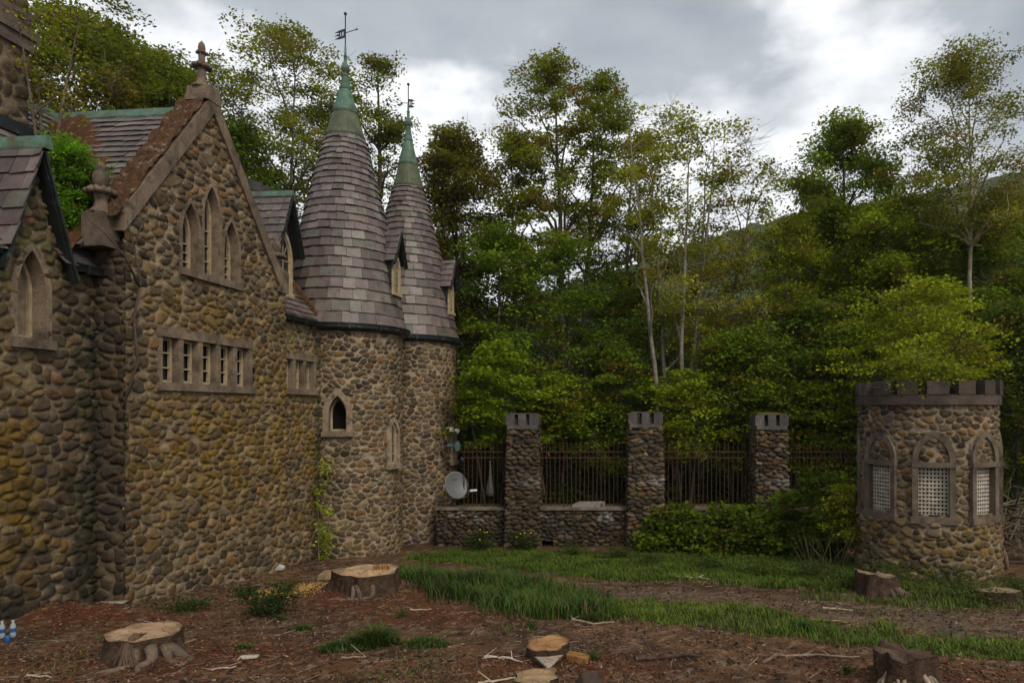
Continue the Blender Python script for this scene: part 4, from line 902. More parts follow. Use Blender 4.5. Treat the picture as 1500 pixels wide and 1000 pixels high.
# ---------------------------------------------------------------- stumps and cut wood
def stump(px, py, wpx, h, seed, label, flare=1.6, top=(.50, .33, .19), rot=0, tilt=(0, 0), asp=1.0, name='tree_stump', roots=6, group=None, step=False, ragged=.04):
    X, Y = gpx(px, py); z0 = gz1(X, Y); R = wpx / F * Y / 2; rg = np.random.RandomState(seed); n = 128; q = np.linspace(0, 2 * np.pi, n, endpoint=False)
    st = root(name, (X, Y, z0), label, 'stump', group)
    lob = sum(rg.uniform(.02, .06) * np.cos(k * q + rg.uniform(0, 6.3)) for k in (2, 3, 5, 7)); rt = np.zeros(n)
    for k in range(roots):
        a = rg.uniform(0, 6.3); dd = np.abs((q - a + np.pi) % (2 * np.pi) - np.pi); rt += rg.uniform(.5, 1.1) * np.exp(-(dd / rg.uniform(.13, .24)) ** 2)
    lv = np.linspace(0, 1, 15); V = []; C = []
    for t in lv:
        f = (1 - t) ** 2.6; r = R * (1 + lob * (1 + .6 * t) + .07 * rt * t + f * (.25 + (flare - 1) * 1.15 * rt) + (.10 * f + .025) * (fbm(q * 6 / 1.0 + seed, np.full(n, t * 3.0), seed, 3) - .5) * 2 + .085 * (1 - .35 * t) * (fbm(q * 15 + seed, np.full(n, t * 1.5), seed + 2, 3) - .5) * (1 if t < .97 else .4))
        edge = ragged * h * (fbm(q * 3, q * 0 + seed, seed + 3, 3) - .5) * 2 * t
        z = -.15 + (h + .15) * t + edge
        V.append(np.stack([r * np.cos(q + rot) * 1.0, r * np.sin(q + rot) * asp, z + (tilt[0] * r * np.cos(q + rot) + tilt[1] * r * np.sin(q + rot)) * t], 1))
    V = np.concatenate(V); P = V + np.array([X, Y, z0]); idx = np.arange(len(V)).reshape(len(lv), n)
    Q = np.stack([idx[:-1], np.roll(idx, -1, 1)[:-1], np.roll(idx, -1, 1)[1:], idx[1:]], -1).reshape(-1, 4)
    mesh_np('bark', P, Q, M['barkd'], st, None, True)
    rim = V[idx[-1]]; T = []; ks = (1.0, .93, .8, .6, .4, .2, .05); cz = rim[:, 2].mean()
    cen = np.array([rim[:, 0].mean(), rim[:, 1].mean(), cz])
    for s in ks:
        ring = cen + (rim - cen) * s; ring[:, 2] = np.where(s < 1, cz * (1 - s) + rim[:, 2] * s, rim[:, 2]) + .004 + (.012 * (fbm(ring[:, 0] * 12, ring[:, 1] * 12, seed + 9, 3) - .5) if s < .99 else 0)
        if step: ring[:, 2] += np.where((ring[:, 1] < -.06 * R) & (ring[:, 0] < .5 * R), -.28 * h, 0) * (1 if s < .97 else 1)
        T.append(ring)
    T = np.concatenate(T); idx = np.arange(len(T)).reshape(len(ks), n); Q = np.stack([idx[:-1], np.roll(idx, -1, 1)[:-1], np.roll(idx, -1, 1)[1:], idx[1:]], -1).reshape(-1, 4).tolist(); Q.append(idx[-1].tolist())
    rr = np.hypot(T[:, 0], T[:, 1] / asp) / R; cc = np.array(top)[None] * (1.05 - .5 * (rr > .93) + 0 * rr)[:, None] * (.75 + .5 * fbm(T[:, 0] * 5 + seed, T[:, 1] * 5, seed, 3))[:, None]
    mesh_np('cut_face', T + np.array([X, Y, z0]), Q, M['ring'], st, cc, False)
    return st, (X, Y, z0, R)
s1, i1 = stump(213, 964, 92, .20, 1, 'broad stump with pale cut face, nearest the house corner', 1.9, (.38, .25, .145), asp=.95, tilt=(-.03, .02))
s2, i2 = stump(540, 873, 84, .26, 2, 'large raised stump with a stepped cut, in front of the round towers', 1.45, (.46, .31, .18), step=True, asp=1.0)
s3, i3 = stump(803, 966, 60, .14, 3, 'low dark stump with orange cut top in the bare foreground', 1.25, (.38, .20, .085), roots=4, tilt=(.03, .05))
s4, i4 = stump(785, 1012, 66, .13, 4, 'pale low stump with a hollow cut by the bottom edge', 1.15, (.36, .235, .13), roots=3)
s5, i5 = stump(1326, 1006, 82, .27, 5, 'rotten grey stump with spreading pale roots at the bottom right', 2.0, (.10, .06, .038), roots=8, ragged=.28, tilt=(-.12, -.05))
s6, i6 = stump(1283, 872, 54, .27, 6, 'weathered stump with broken roots in front of the small lattice tower', 1.7, (.24, .16, .10), tilt=(-.12, -.06), roots=7, ragged=.2)
s7, i7 = stump(1462, 880, 58, .20, 8, 'flat pale stump at the right foot of the small lattice tower', 1.25, (.27, .195, .115), roots=4, tilt=(0, -.05), asp=.8)
# notch splinter on the first stump, splinters on the second
mb = MB(); mb.col = (.20, .10, .05)
X, Y, z, R = i1
for k in range(11):
    mb.col = shade((.085, .055, .036), .5, 1.5); o_ = rnd.uniform(-.045, .045); a = X + R * .08 + o_
    mb.tube([(a - .02, Y + rnd.uniform(-.3, .15) * R, z + .195), (a, Y - .55 * R, z + .21 + rnd.uniform(0, .025)), (a + .01, Y - 1.0 * R, z + .17), (a + .05 + o_, Y - 1.22 * R, z + .07), (a + .12 + 2 * o_, Y - 1.55 * R, z + .0)], [.006, .012, .013, .013, .006], 5)
mb.build('splinters', M['litter'], s1)
X, Y, z, R = i2; mb = MB()
for k in range(60): mb.col = shade((.30, .15, .06), .5, 1.4); a = X + R * (.45 + rnd.uniform(-.25, .25)); b = Y + rnd.uniform(.0, .12) * R; mb.tube([(a, b, z + .23), (a + rnd.uniform(-.03, .03), b, z + .31 + rnd.uniform(0, .05))], [.016, .005], 4)
mb.build('splinters', M['litter'], s2)
def root_tubes(st, info, n, seed, col, ang, ln, rad, drop=.0, mat='bark', HH=.28):
    X, Y, z, R = info; rg = random.Random(seed)
    mb = MB()
    for k in range(n):
        a = rg.uniform(*ang); p = []; r0 = rad * rg.uniform(.6, 1.2); L = ln * rg.uniform(.6, 1.2); h0 = rg.uniform(.25, .55)
        for i in range(9):
            f = i / 8; d = R * .9 + L * f; aa = a + .35 * math.sin(f * 4 + k) * f; x, y = X + d * math.cos(aa), Y + d * math.sin(aa)
            p.append((x, y, (z + HH * h0) * (1 - min(f * 2.3, 1)) + (gz1(x, y) - r0 * .15) * min(f * 2.3, 1) + .02 * math.sin(f * 9 + k)))
        mb.col = shade(col, .7, 1.2); mb.tube(p, [r0 * (1 - .75 * i / 8) for i in range(9)], 7)
    return mb.build('roots', M[mat], st, True)
root_tubes(s5, i5, 15, 5, (.24, .185, .13), (-2.7, -.5), .34, .024); root_tubes(s5, i5, 6, 15, (.06, .04, .03), (-3.6, .2), .3, .035)
root_tubes(s1, i1, 4, 6, (.12, .085, .06), (-1.3, -.1), .50, .065, HH=.17); root_tubes(s1, i1, 2, 16, (.07, .05, .035), (-3.2, -2.4), .35, .05, HH=.16)
root_tubes(s6, i6, 5, 7, (.10, .07, .05), (-1.2, .1), .5, .06); root_tubes(s2, i2, 3, 8, (.12, .085, .065), (-1.9, -.7), .30, .055, HH=.22)
def chunk(px, py, poly, depth, col, label, name, rz=0, rx=0, mat='ring', lift=0.0):
    X, Y = gpx(px, py); z = gz1(X, Y) + lift; mb = MB(); mb.col = col; R_ = Matrix.Rotation(rz, 3, 'Z') @ Matrix.Rotation(rx, 3, 'X')
    mb.prism(poly, -depth / 2, depth / 2, lambda a, b, c: Vector((X, Y, z)) + R_ @ Vector((a, c, b)))
    o = mb.build(name, M[mat], None, origin=(X, Y, z)); bv = o.modifiers.new('edge', 'BEVEL'); bv.width = .008; bv.segments = 1; o.data.materials[0] = M[mat]; return tag(o, label, 'wood')
chunk(801, 979, [(-.13, .09), (-.03, .0), (.02, -.04), (.06, .0), (.17, .10), (.02, .085)], .16, (.33, .27, .22), 'white split wedge of wood propped between two low foreground stumps', 'wood_wedge', .1, -.5)
chunk(846, 972, [(-.12, -.02), (.13, -.03), (.12, .07), (-.11, .09)], .10, (.28, .14, .045), 'small orange brown log end lying right of the dark stump', 'wood_chunk', -.3, .1)
chunk(866, 1001, [(-.16, -.05), (.15, -.05), (.06, .08), (-.08, .08)], .2, (.06, .04, .03), 'dark bark slab at the bottom edge right of the pale stump', 'bark_slab', .2, .2, 'litter')
chunk(484, 854, [(-.20, 0), (.18, 0), (.16, .10), (-.16, .11)], .35, (.33, .22, .13), 'thin slice of cut wood leaning at the left of the large raised stump', 'wood_slice', .1, 0, lift=.1)
chunk(362, 968, [(-.10, 0), (.10, 0), (.12, .03), (-.06, .035)], .06, (.5, .43, .33), 'pale splinter of wood lying alone between stump and grass tuft', 'wood_splinter', .2)
chunk(163, 890, [(-.20, 0), (.20, 0), (.22, .03), (-.18, .03)], .12, (.36, .31, .25), 'pale flat board at the foot of the dark house corner', 'board', .15, lift=.03)
chunk(410, 838, [(-.1, 0), (.06, -.01), (.10, .05), (.0, .09), (-.09, .06)], .12, (.55, .55, .55), 'crumpled white scrap on the ground by the far end of the gable wall', 'litter_scrap', .3, .2, 'white', lift=.05)
def branch(pts, r, col, label, name='fallen_branch', twigs=3, seed=1):
    rg = random.Random(seed); P = []
    for a, b in zip(pts[:-1], pts[1:]):
        for k in range(5):
            f = k / 5; px, py = a[0] * (1 - f) + b[0] * f, a[1] * (1 - f) + b[1] * f; x, y = gpx(px, py); P.append(Vector((x, y, gz1(x, y) + r * .8 + .015 * rg.random())))
    mb = MB(); mb.col = col; n = len(P); mb.tube(P, [r * (1 - .6 * i / n) * rg.uniform(.8, 1.2) for i in range(n)], 6)
    for k in range(twigs): p = P[rg.randrange(n)]; mb.tube([p, p + Vector((rg.uniform(-.18, .18), rg.uniform(-.2, .2), rg.uniform(.02, .12)))], [r * .5, r * .2], 5)
    return tag(mb.build(name, M['bark'], None, origin=tuple(P[0])), label, 'branch')
branch([(710, 965), (745, 970), (770, 976)], .014, (.42, .36, .29), 'pale thin forked twig left of the low dark stump', twigs=3, seed=2)
branch([(838, 908), (868, 914), (908, 912)], .02, (.26, .20, .15), 'grey brown stick below the tall grass clump', twigs=2, seed=3)
branch([(930, 975), (965, 972), (1035, 970)], .035, (.07, .045, .03), 'dark rough fallen branch in the middle foreground', twigs=6, seed=4)
branch([(1120, 978), (1140, 968), (1200, 965), (1275, 967)], .02, (.20, .14, .10), 'long bent brown branch left of the rotten root stump', twigs=3, seed=5)
branch([(1205, 893), (1260, 894)], .018, (.30, .24, .18), 'straight pale stick on the track at right', twigs=1, seed=6)
branch([(700, 1000), (735, 996), (765, 990)], .015, (.40, .32, .22), 'thin stick reaching the pale stump by the bottom edge', twigs=1, seed=7)
branch([(985, 848), (1020, 850), (1045, 852)], .03, (.36, .30, .24), 'bleached broken bough on the lawn before the bushes', twigs=3, seed=8)
branch([(1185, 908), (1255, 912)], .016, (.28, .2, .14), 'slim brown stick beside the thin strip of grass', twigs=2, seed=9)
branch([(600, 898), (640, 899)], .014, (.40, .28, .18), 'short tan stick on the red mulch fan', twigs=0, seed=10)
branch([(310, 985), (355, 978)], .012, (.36, .27, .2), 'thin tan stick right of the broad corner stump', twigs=1, seed=11)
branch([(500, 966), (545, 962)], .014, (.24, .17, .11), 'brown stick below the largest grass tuft', twigs=1, seed=12)
branch([(40, 990), (85, 993)], .012, (.36, .3, .24), 'pale stick near the bottom left corner', twigs=0, seed=13)

# water bottles and can by the left wall
def bottle(px, py, label, lab=True):
    X, Y = gpx(px, py); z = gz1(X, Y); b = root('water_bottle', (X, Y, z), label, 'bottle')
    gm = MB(); gm.lathe([(.028, 0), (.032, .01), (.032, .05), (.030, .055), (.032, .06), (.032, .12), (.028, .145), (.013, .175), (.012, .19)], (X, Y, z), 16); gm.build('body', M['bottle'], b, True)
    c = MB(); c.lathe([(.015, .186), (.015, .205)], (X, Y, z), 12); c.build('cap', M['white'], b)
    if lab: l = MB(); l.lathe([(.0335, .065), (.0335, .11)], (X, Y, z), 16, None, None, False); l.build('label', M['blue'], b)
M['bottle'] = material('clear_bottle', (.42, .46, .50), .15, .6, None, trans=.35)
bottle(3, 934, 'clear water bottle with blue label at the very edge, left of its twin'); bottle(19, 933, 'clear water bottle with blue label standing right of its twin by the wall')
X, Y = gpx(11, 940); z = gz1(X, Y); mb = MB(); mb.lathe([(.026, 0), (.031, .008), (.031, .075), (.025, .085)], (X, Y, z), 16); tag(mb.build('drink_can', M['blue'], None, True, origin=(X, Y, z)), 'dark blue squat can in front of the two water bottles', 'can')

# ---------------------------------------------------------------- trees and plants
def tubes(paths, rads, n):
    """paths: list of (k,3) arrays -> V, Q"""
    V = []; Q = []; o = 0; q = np.linspace(0, 2 * np.pi, n, endpoint=False); cq, sq = np.cos(q)[None, :, None], np.sin(q)[None, :, None]
    for P, r in zip(paths, rads):
        P = np.asarray(P, float); k = len(P); d = np.gradient(P, axis=0); d /= np.linalg.norm(d, axis=1, keepdims=True) + 1e-9
        a = np.cross(d, np.array([.31, .17, .93])); a /= np.linalg.norm(a, axis=1, keepdims=True) + 1e-9; b = np.cross(d, a)
        V.append((P[:, None] + (a[:, None] * cq + b[:, None] * sq) * np.asarray(r)[:, None, None]).reshape(-1, 3))
        idx = np.arange(k * n).reshape(k, n) + o; Q.append(np.stack([idx[:-1], np.roll(idx, -1, 1)[:-1], np.roll(idx, -1, 1)[1:], idx[1:]], -1).reshape(-1, 4)); o += k * n
    return np.concatenate(V), np.concatenate(Q)
def leaf_mesh(c, rg, size, up=.55, wid=.62):
    n = len(c); d = rg.normal(size=(n, 3)); d[:, 2] = d[:, 2] * .35 - .18; d /= np.linalg.norm(d, axis=1, keepdims=True)
    u = rg.normal(size=(n, 3)) * (1 - up) + np.array([0, 0, up]); s = np.cross(d, u); s /= np.linalg.norm(s, axis=1, keepdims=True) + 1e-9
    L = (size * rg.uniform(.6, 1.35, n))[:, None]; nn = np.cross(s, d)
    V = np.stack([c - d * L * .5, c + s * L * wid * .5 - nn * L * .06, c + d * L * .5, c - s * L * wid * .5 - nn * L * .06], 1).reshape(-1, 3)
    return V, np.arange(4 * n).reshape(n, 4)
def bez(a, b, c, k):
    t = np.linspace(0, 1, k)[:, None]; return (1 - t) ** 2 * a + 2 * t * (1 - t) * b + t * t * c
NL = [0]; LEAFG = np.array((2.3, 2.5, .8))
def tree(name, label, cat, px, Y, top, cb, hw, ncl=220, npl=55, size=.13, col=(.055, .075, .018), alt=((.12, .10, .015, .06),), shape='round', stems=1, lean=0.0, bark=(.10, .08, .06), tr=None, seed=0, group=None, spread=(.42, .42, .17), gaps=.0, basepx=None, zb=None, parts=('trunk', 'crown'), steep=.75, fine=1.0, limbs=13, bare=0.0, yr=1.0, X=None, up=.55, twigr=.014):
    up = .60
    rg = np.random.RandomState(seed + 100)
    X = (px - CX) / F * Y if X is None else X; zt = (HY - top) / F * Y; zc = (HY - cb) / F * Y; R = hw / F * Y
    bx = (basepx - CX) / F * Y if basepx is not None else X + lean; z0 = gz1(bx, Y) if zb is None else zb
    tr = tr or max(.05, (zt - z0) * .013)
    t = root(name, (bx, Y, z0), label, cat, group)
    H = zt - zc
    # crown cluster points
    ncl = int(ncl * 1.05); npl = npl * 1.75 / fine ** 1.7; size = size * .86 * fine; sp = .80 if fine < 1 else 1.0; spread = (spread[0] * sp, spread[1] * sp, spread[2] * .85 * sp)
    PF = {'round': lambda h: np.sqrt(np.clip(1 - (2 * h ** .85 - 1) ** 2, 0, 1)) ** .8, 'vase': lambda h: np.clip(.45 + .75 * h, 0, 1) * np.sqrt(np.clip(1 - h ** 5, 0, 1)), 'cone': lambda h: np.clip(1.05 - h, 0, 1) ** .7 * np.clip(h * 6, .3, 1), 'bush': lambda h: np.sqrt(np.clip(1 - h ** 2.2, 0, 1))}[shape]
    nl = max(10, limbs + 12); h = (np.arange(nl) + rg.uniform(.2, .9, nl)) / nl; a = np.arange(nl) * 2.4 + rg.uniform(-.5, .5, nl)
    hl = np.where(h > .9, .93, h); r = R * PF(hl) * np.where(hl > .85, rg.uniform(0, .5, nl), rg.uniform(.35, .92, nl)); LB = np.stack([X + r * np.cos(a), Y + r * np.sin(a) * yr, zc + H * hl], 1); ls = rg.uniform(.7, 1.3, nl)
    k = int(ncl * .93); j = rg.choice(nl, k, p=ls ** 2 / (ls ** 2).sum()); dv = rg.normal(size=(k, 3)); dv /= np.linalg.norm(dv, axis=1, keepdims=True); dv *= rg.uniform(0, 1, (k, 1)) ** .45
    lr = np.array([.40 * R, .40 * R, min(.20 * R, .13 * H)]); P = LB[j] + dv * ls[j][:, None] * lr
    m = ncl - k; h = rg.uniform(0, 1, m); a = rg.uniform(0, 6.3, m); r = R * PF(h) * rg.uniform(.1, 1, m) ** .5; P = np.concatenate([P, np.stack([X + r * np.cos(a), Y + r * np.sin(a) * yr, zc + H * h], 1)])
    P[:, 2] = np.minimum(P[:, 2], zt - .05)
    # trunks
    TP = []; TR = []; nodes = []; nrad = []
    for s in range(stems):
        a = 2 * np.pi * (s + .2) / stems + rg.uniform(-.3, .3); rr = 0 if stems == 1 else R * rg.uniform(.5, .85)
        b0 = np.array([bx + (0 if stems == 1 else .12 * np.cos(a)), Y + (0 if stems == 1 else .12 * np.sin(a)), z0 - .1]); e = np.array([X + rr * np.cos(a), Y + rr * np.sin(a) * yr, zc + H * (.9 if stems == 1 else rg.uniform(.75, .93))])
        mid = b0 * .45 + e * .55; mid[:2] = b0[:2] * .55 + e[:2] * .45 if stems > 1 else mid[:2] + rg.normal(0, .05, 2) * H * .2
        k = 16; p = bez(b0, mid, e, k); p[1:-1, :2] += np.cumsum(rg.normal(0, .028, (k - 2, 2)), 0) * (zt - z0) * .07
        rad = tr / (stems ** .5) * (1 - np.linspace(0, 1, k) ** 1.1 * .90); rad[0] *= 1.35; TP.append(p); TR.append(rad)
        sel = p[:, 2] > zc - (.06 if fine < 1 and stems == 1 else .25) * H; nodes.append(p[sel]); nrad.append(rad[sel])
    # limbs to far-apart cluster points
    ends = []; D = np.full(len(P), 1e9); i = int(np.argmax(P[:, 2] + R * .0))
    for k in range(min(limbs, len(P))): ends.append(i); D = np.minimum(D, np.linalg.norm(P - P[i], axis=1)); i = int(np.argmax(D))
    tn = np.concatenate(nodes); tnr = np.concatenate(nrad)
    for i in ends:
        e = P[i]; hd = np.hypot(tn[:, 0] - e[0], tn[:, 1] - e[1]); cost = np.abs((e[2] - tn[:, 2]) - steep * hd) + .15 * hd + (tn[:, 2] > e[2]) * 5; j = int(np.argmin(cost)); s = tn[j]
        c = s * .5 + e * .5 + np.array([0, 0, .12 * hd[j]]); p = bez(s, c, e, 9); p[1:-1] += rg.normal(0, .03, (7, 3)) * hd[j] * .5
        r0 = min(tnr[j] * .7, tr * .42); rad = r0 * (1 - np.linspace(0, 1, 9) * .82) + .004; TP.append(p); TR.append(rad); nodes.append(p[2:]); nrad.append(rad[2:])
    nd = np.concatenate(nodes); ndr = np.concatenate(nrad); tw = []; twr = []
    for p in P:
        d = np.linalg.norm(nd - p, axis=1) + np.clip(nd[:, 2] - p[2], 0, None) * 1.5; j = int(np.argmin(d)); s = nd[j]
        if d[j] < .05: continue
        q = bez(s, (s + p) / 2 + np.array([0, 0, .1 * d[j]]), p, 5); q[1:-1] += rg.normal(0, .04, (3, 3)) * d[j]; tw.append(q); twr.append(np.linspace(min(twigr, ndr[j] * .8), .004, 5))
        for b in range(2): e = p + rg.normal(0, 1, 3) * np.array(spread) * 1.1; tw.append(np.stack([q[3], (q[3] + e) / 2 + rg.normal(0, .03, 3), e])); twr.append(np.array([.007, .005, .003]))
    V1, Q1 = tubes(TP, TR, 8); V2, Q2 = tubes(tw, twr, 3); V = np.concatenate([V1, V2]); Q = np.concatenate([Q1, Q2 + len(V1)])
    bc = np.array(bark)[None] * (.8 + .4 * fbm(V[:, 0] * 3 + seed, V[:, 2] * 1.5, seed, 3))[:, None]
    mesh_np(parts[0], V, Q, M['bark'], t, bc, True)
    # leaves
    keep = rg.uniform(0, 1, len(P)) >= bare; PL = P[keep]; hh = (PL[:, 2] - zc) / max(H, .1)
    if bare > 0: kk = ~((hh > .86) & (rg.uniform(0, 1, len(PL)) < .8)); PL = PL[kk]
    cnt = rg.poisson(npl, len(PL)); own = np.repeat(np.arange(len(PL)), cnt); sc = rg.uniform(.6, 1.3, len(PL))[own][:, None]
    aa = rg.uniform(0, 6.283, len(own)); rr = rg.uniform(0, 1, len(own)) ** .6 * 1.45; tl = rg.normal(0, .16, (len(PL), 2))[own]
    c = PL[own] + np.stack([rr * np.cos(aa) * spread[0], rr * np.sin(aa) * spread[1], np.clip(rg.normal(0, 1, len(own)), -1.6, 1.6) * spread[2]], 1) * sc
    c[:, 2] += tl[:, 0] * (c[:, 0] - PL[own, 0]) + tl[:, 1] * (c[:, 1] - PL[own, 1]) - .22 * ((c[:, 0] - PL[own, 0]) ** 2 + (c[:, 1] - PL[own, 1]) ** 2)
    V, Q = leaf_mesh(c, rg, size, up); base = np.tile(np.array(col) * LEAFG, (len(PL), 1)); 
    for (r_, g_, b_, pr) in alt: mk = rg.uniform(0, 1, len(PL)) < pr; base[mk] = (r_, g_, b_)
    base = base * rg.uniform(.66, 1.4, (len(PL), 1)); lc = base[own] * rg.uniform(.85, 1.18, (len(own), 1)) * (1 + rg.normal(0, .05, (len(own), 3)))
    for (r_, g_, b_, pr) in alt: mk = rg.uniform(0, 1, len(own)) < pr * .22; lc[mk] = np.array((r_, g_, b_)) * rg.uniform(.7, 1.3, (mk.sum(), 1))
    NL[0] += len(own)
    mesh_np(parts[1], V, Q, M['leaf'], t, np.repeat(np.clip(lc, .005, 1), 4, 0))
    return t
OL, DG, YG, LG, BR = (.062, .068, .014), (.032, .052, .012), (.105, .115, .016), (.060, .088, .018), (.085, .062, .014)
ORG = (.20, .12, .015, .05); YEL = (.18, .14, .015, .08)
# behind the house
tree('maple_tree', 'broad dense olive tree rising behind the slate roof and the chimney', 'tree', 120, 22, 25, 300, 165, 420, 75, .14, OL, (YEL,), seed=1, limbs=16)
tree('maple_tree', 'dark green rounded tree between chimney tree and gable finial', 'tree', 215, 24.5, 78, 320, 85, 240, 75, .14, (.045, .062, .014), (YEL,), seed=2)
tree('maple_tree', 'dark crown showing just right of the gable finial', 'tree', 345, 24, 175, 420, 58, 170, 70, .14, (.04, .056, .013), (YEL,), seed=3)
tree('ash_tree', 'tall airy tree with open crown between gable finial and taller spire', 'tree', 425, 27, 42, 300, 122, 270, 46, .15, (.088, .09, .018), (YEL,), 'round', seed=4, fine=.90, steep=1.1, basepx=405, tr=.15, gaps=.25, spread=(.55, .55, .2), bark=(.16, .14, .12), limbs=16)
tree('ash_tree', 'airy lower crown filling the gap left of the taller spire', 'tree', 480, 29, 150, 420, 95, 180, 40, .15, (.065, .075, .018), (YEL,), 'vase', seed=5, fine=.90, steep=1.1, gaps=.3)
tree('ash_tree', 'open leafy limbs reaching between the two spires', 'tree', 553, 28, 70, 420, 56, 150, 44, .15, (.062, .07, .017), (YEL,), 'round', seed=6, fine=.90, steep=1.1, gaps=.25, limbs=10)
# behind the railing, left to right
tree('maple_tree', 'bronze tinged dense tree right behind the lower spire', 'tree', 672, 25, 188, 560, 74, 280, 75, .14, (.062, .055, .014), ((.09, .065, .012, .3),), seed=7, basepx=672, tr=.16, bark=(.045, .035, .03))
tree('ash_tree', 'slim dark tree top between lower spire and the tallest central tree', 'tree', 652, 29, 182, 380, 40, 90, 45, .14, OL, (ORG,), 'cone', seed=8, fine=.90, steep=1.1)
tree('oak_tree', 'tallest central tree with two rounded crests and rust tinted leaves', 'tree', 806, 27, 80, 400, 92, 260, 44, .15, (.082, .085, .016), (ORG, YEL), 'round', seed=9, fine=.90, steep=1.1, basepx=838, gaps=.2, bark=(.11, .09, .075), tr=.2, limbs=18)
tree('oak_tree', 'right hand crest of the tall central pair, leaning trunk below', 'tree', 880, 27.5, 103, 410, 66, 180, 44, .15, (.074, .08, .016), (ORG,), 'round', seed=10, fine=.90, steep=1.1, basepx=850, gaps=.2, bark=(.11, .09, .075), tr=.17, limbs=14)
tree('birch_tree', 'lightly leaved tree with bare upper twigs and forked stems', 'tree', 990, 22.3, 150, 500, 98, 270, 36, .14, (.11, .105, .018), (ORG, YEL), 'vase', stems=4, seed=11, fine=.90, steep=1.1, basepx=985, bark=(.21, .18, .15), bare=.22, tr=.21, gaps=.2, limbs=20)
tree('birch_tree', 'half bare grey twigged tree leaning right above the hill', 'tree', 1080, 22.8, 185, 480, 76, 220, 28, .14, (.11, .10, .017), (ORG, YEL), 'vase', stems=2, seed=12, fine=.90, steep=1.1, basepx=1010, bark=(.21, .185, .155), bare=.32, tr=.16, gaps=.25, limbs=16)
tree('sapling_tree', 'thin yellowing tree low against the hill', 'tree', 1015, 25, 350, 600, 75, 150, 26, .13, (.10, .098, .014), (YEL,), 'vase', seed=13, stems=2, gaps=.3, tr=.1)
tree('maple_tree', 'tall dense green tree right of the visible hill', 'tree', 1235, 25, 168, 560, 84, 380, 70, .14, (.066, .088, .018), (YEL,), 'round', seed=214, limbs=34, bark=(.07, .055, .045))
tree('maple_tree', 'dark green shoulder tree leaning over the tall dense green one', 'tree', 1195, 27, 260, 600, 70, 260, 65, .14, (.058, .08, .016), (YEL,), 'round', seed=15)
tree('birch_tree', 'tall pale trunked birch at the far right with a thin leafy top', 'tree', 1415, 21.5, 72, 360, 96, 280, 42, .12, (.08, .078, .02), (ORG,), 'round', seed=16, fine=.90, steep=1.1, basepx=1424, bark=(.30, .255, .18), tr=.115, gaps=.2, limbs=18, spread=(.42, .42, .22))
tree('maple_tree', 'lime green layered tree left of the birch trunk', 'tree', 1318, 22.5, 275, 600, 78, 300, 60, .13, (.09, .108, .016), (YEL,), 'round', seed=17)
tree('maple_tree', 'yellow green spreading tree leaning over the small lattice tower', 'tree', 1348, 18.6, 412, 600, 112, 170, 62, .115, (.105, .112, .015), ((.16, .12, .015, .05),), 'round', seed=18, up=.7, limbs=18, spread=(.46, .46, .08), gaps=.25)
tree('maple_tree', 'dark dense tree at the right edge behind the birch', 'tree', 1482, 23.5, 285, 640, 82, 340, 70, .14, (.046, .062, .013), (YEL,), 'round', seed=19)
tree('maple_tree', 'deep shaded tree right of the small lattice tower', 'tree', 1490, 19.5, 440, 700, 75, 220, 65, .12, (.030, .043, .012), (YEL,), 'round', seed=20)
tree('maple_tree', 'yellow leaved spray of branches below the hill skyline', 'tree', 1152, 22.5, 318, 470, 52, 110, 40, .12, (.085, .09, .012), (YEL,), 'vase', seed=21, spread=(.45, .45, .10), basepx=1175)
tree('oak_tree', 'spreading lower crown left of the tallest central tree', 'tree', 752, 26, 185, 430, 60, 160, 42, .15, (.082, .084, .016), (ORG,), 'round', seed=22, fine=.90, steep=1.1, basepx=765, gaps=.2, limbs=12, tr=.14)
tree('oak_tree', 'leafy crown between the tall central pair and the forked birch', 'tree', 930, 26, 195, 430, 60, 150, 38, .15, (.09, .088, .016), (ORG, YEL), 'vase', seed=23, fine=.90, steep=1.1, basepx=905, gaps=.2, limbs=12, tr=.16, bark=(.13, .11, .09))
tree('maple_tree', 'lime green tree filling below the tall dense green one', 'tree', 1265, 23.5, 300, 600, 80, 320, 60, .13, (.082, .10, .016), (YEL,), 'round', seed=24)
tree('maple_tree', 'green tree below the birch crown at the right', 'tree', 1435, 22.6, 330, 620, 72, 280, 60, .13, (.055, .075, .014), (YEL,), 'round', seed=25)
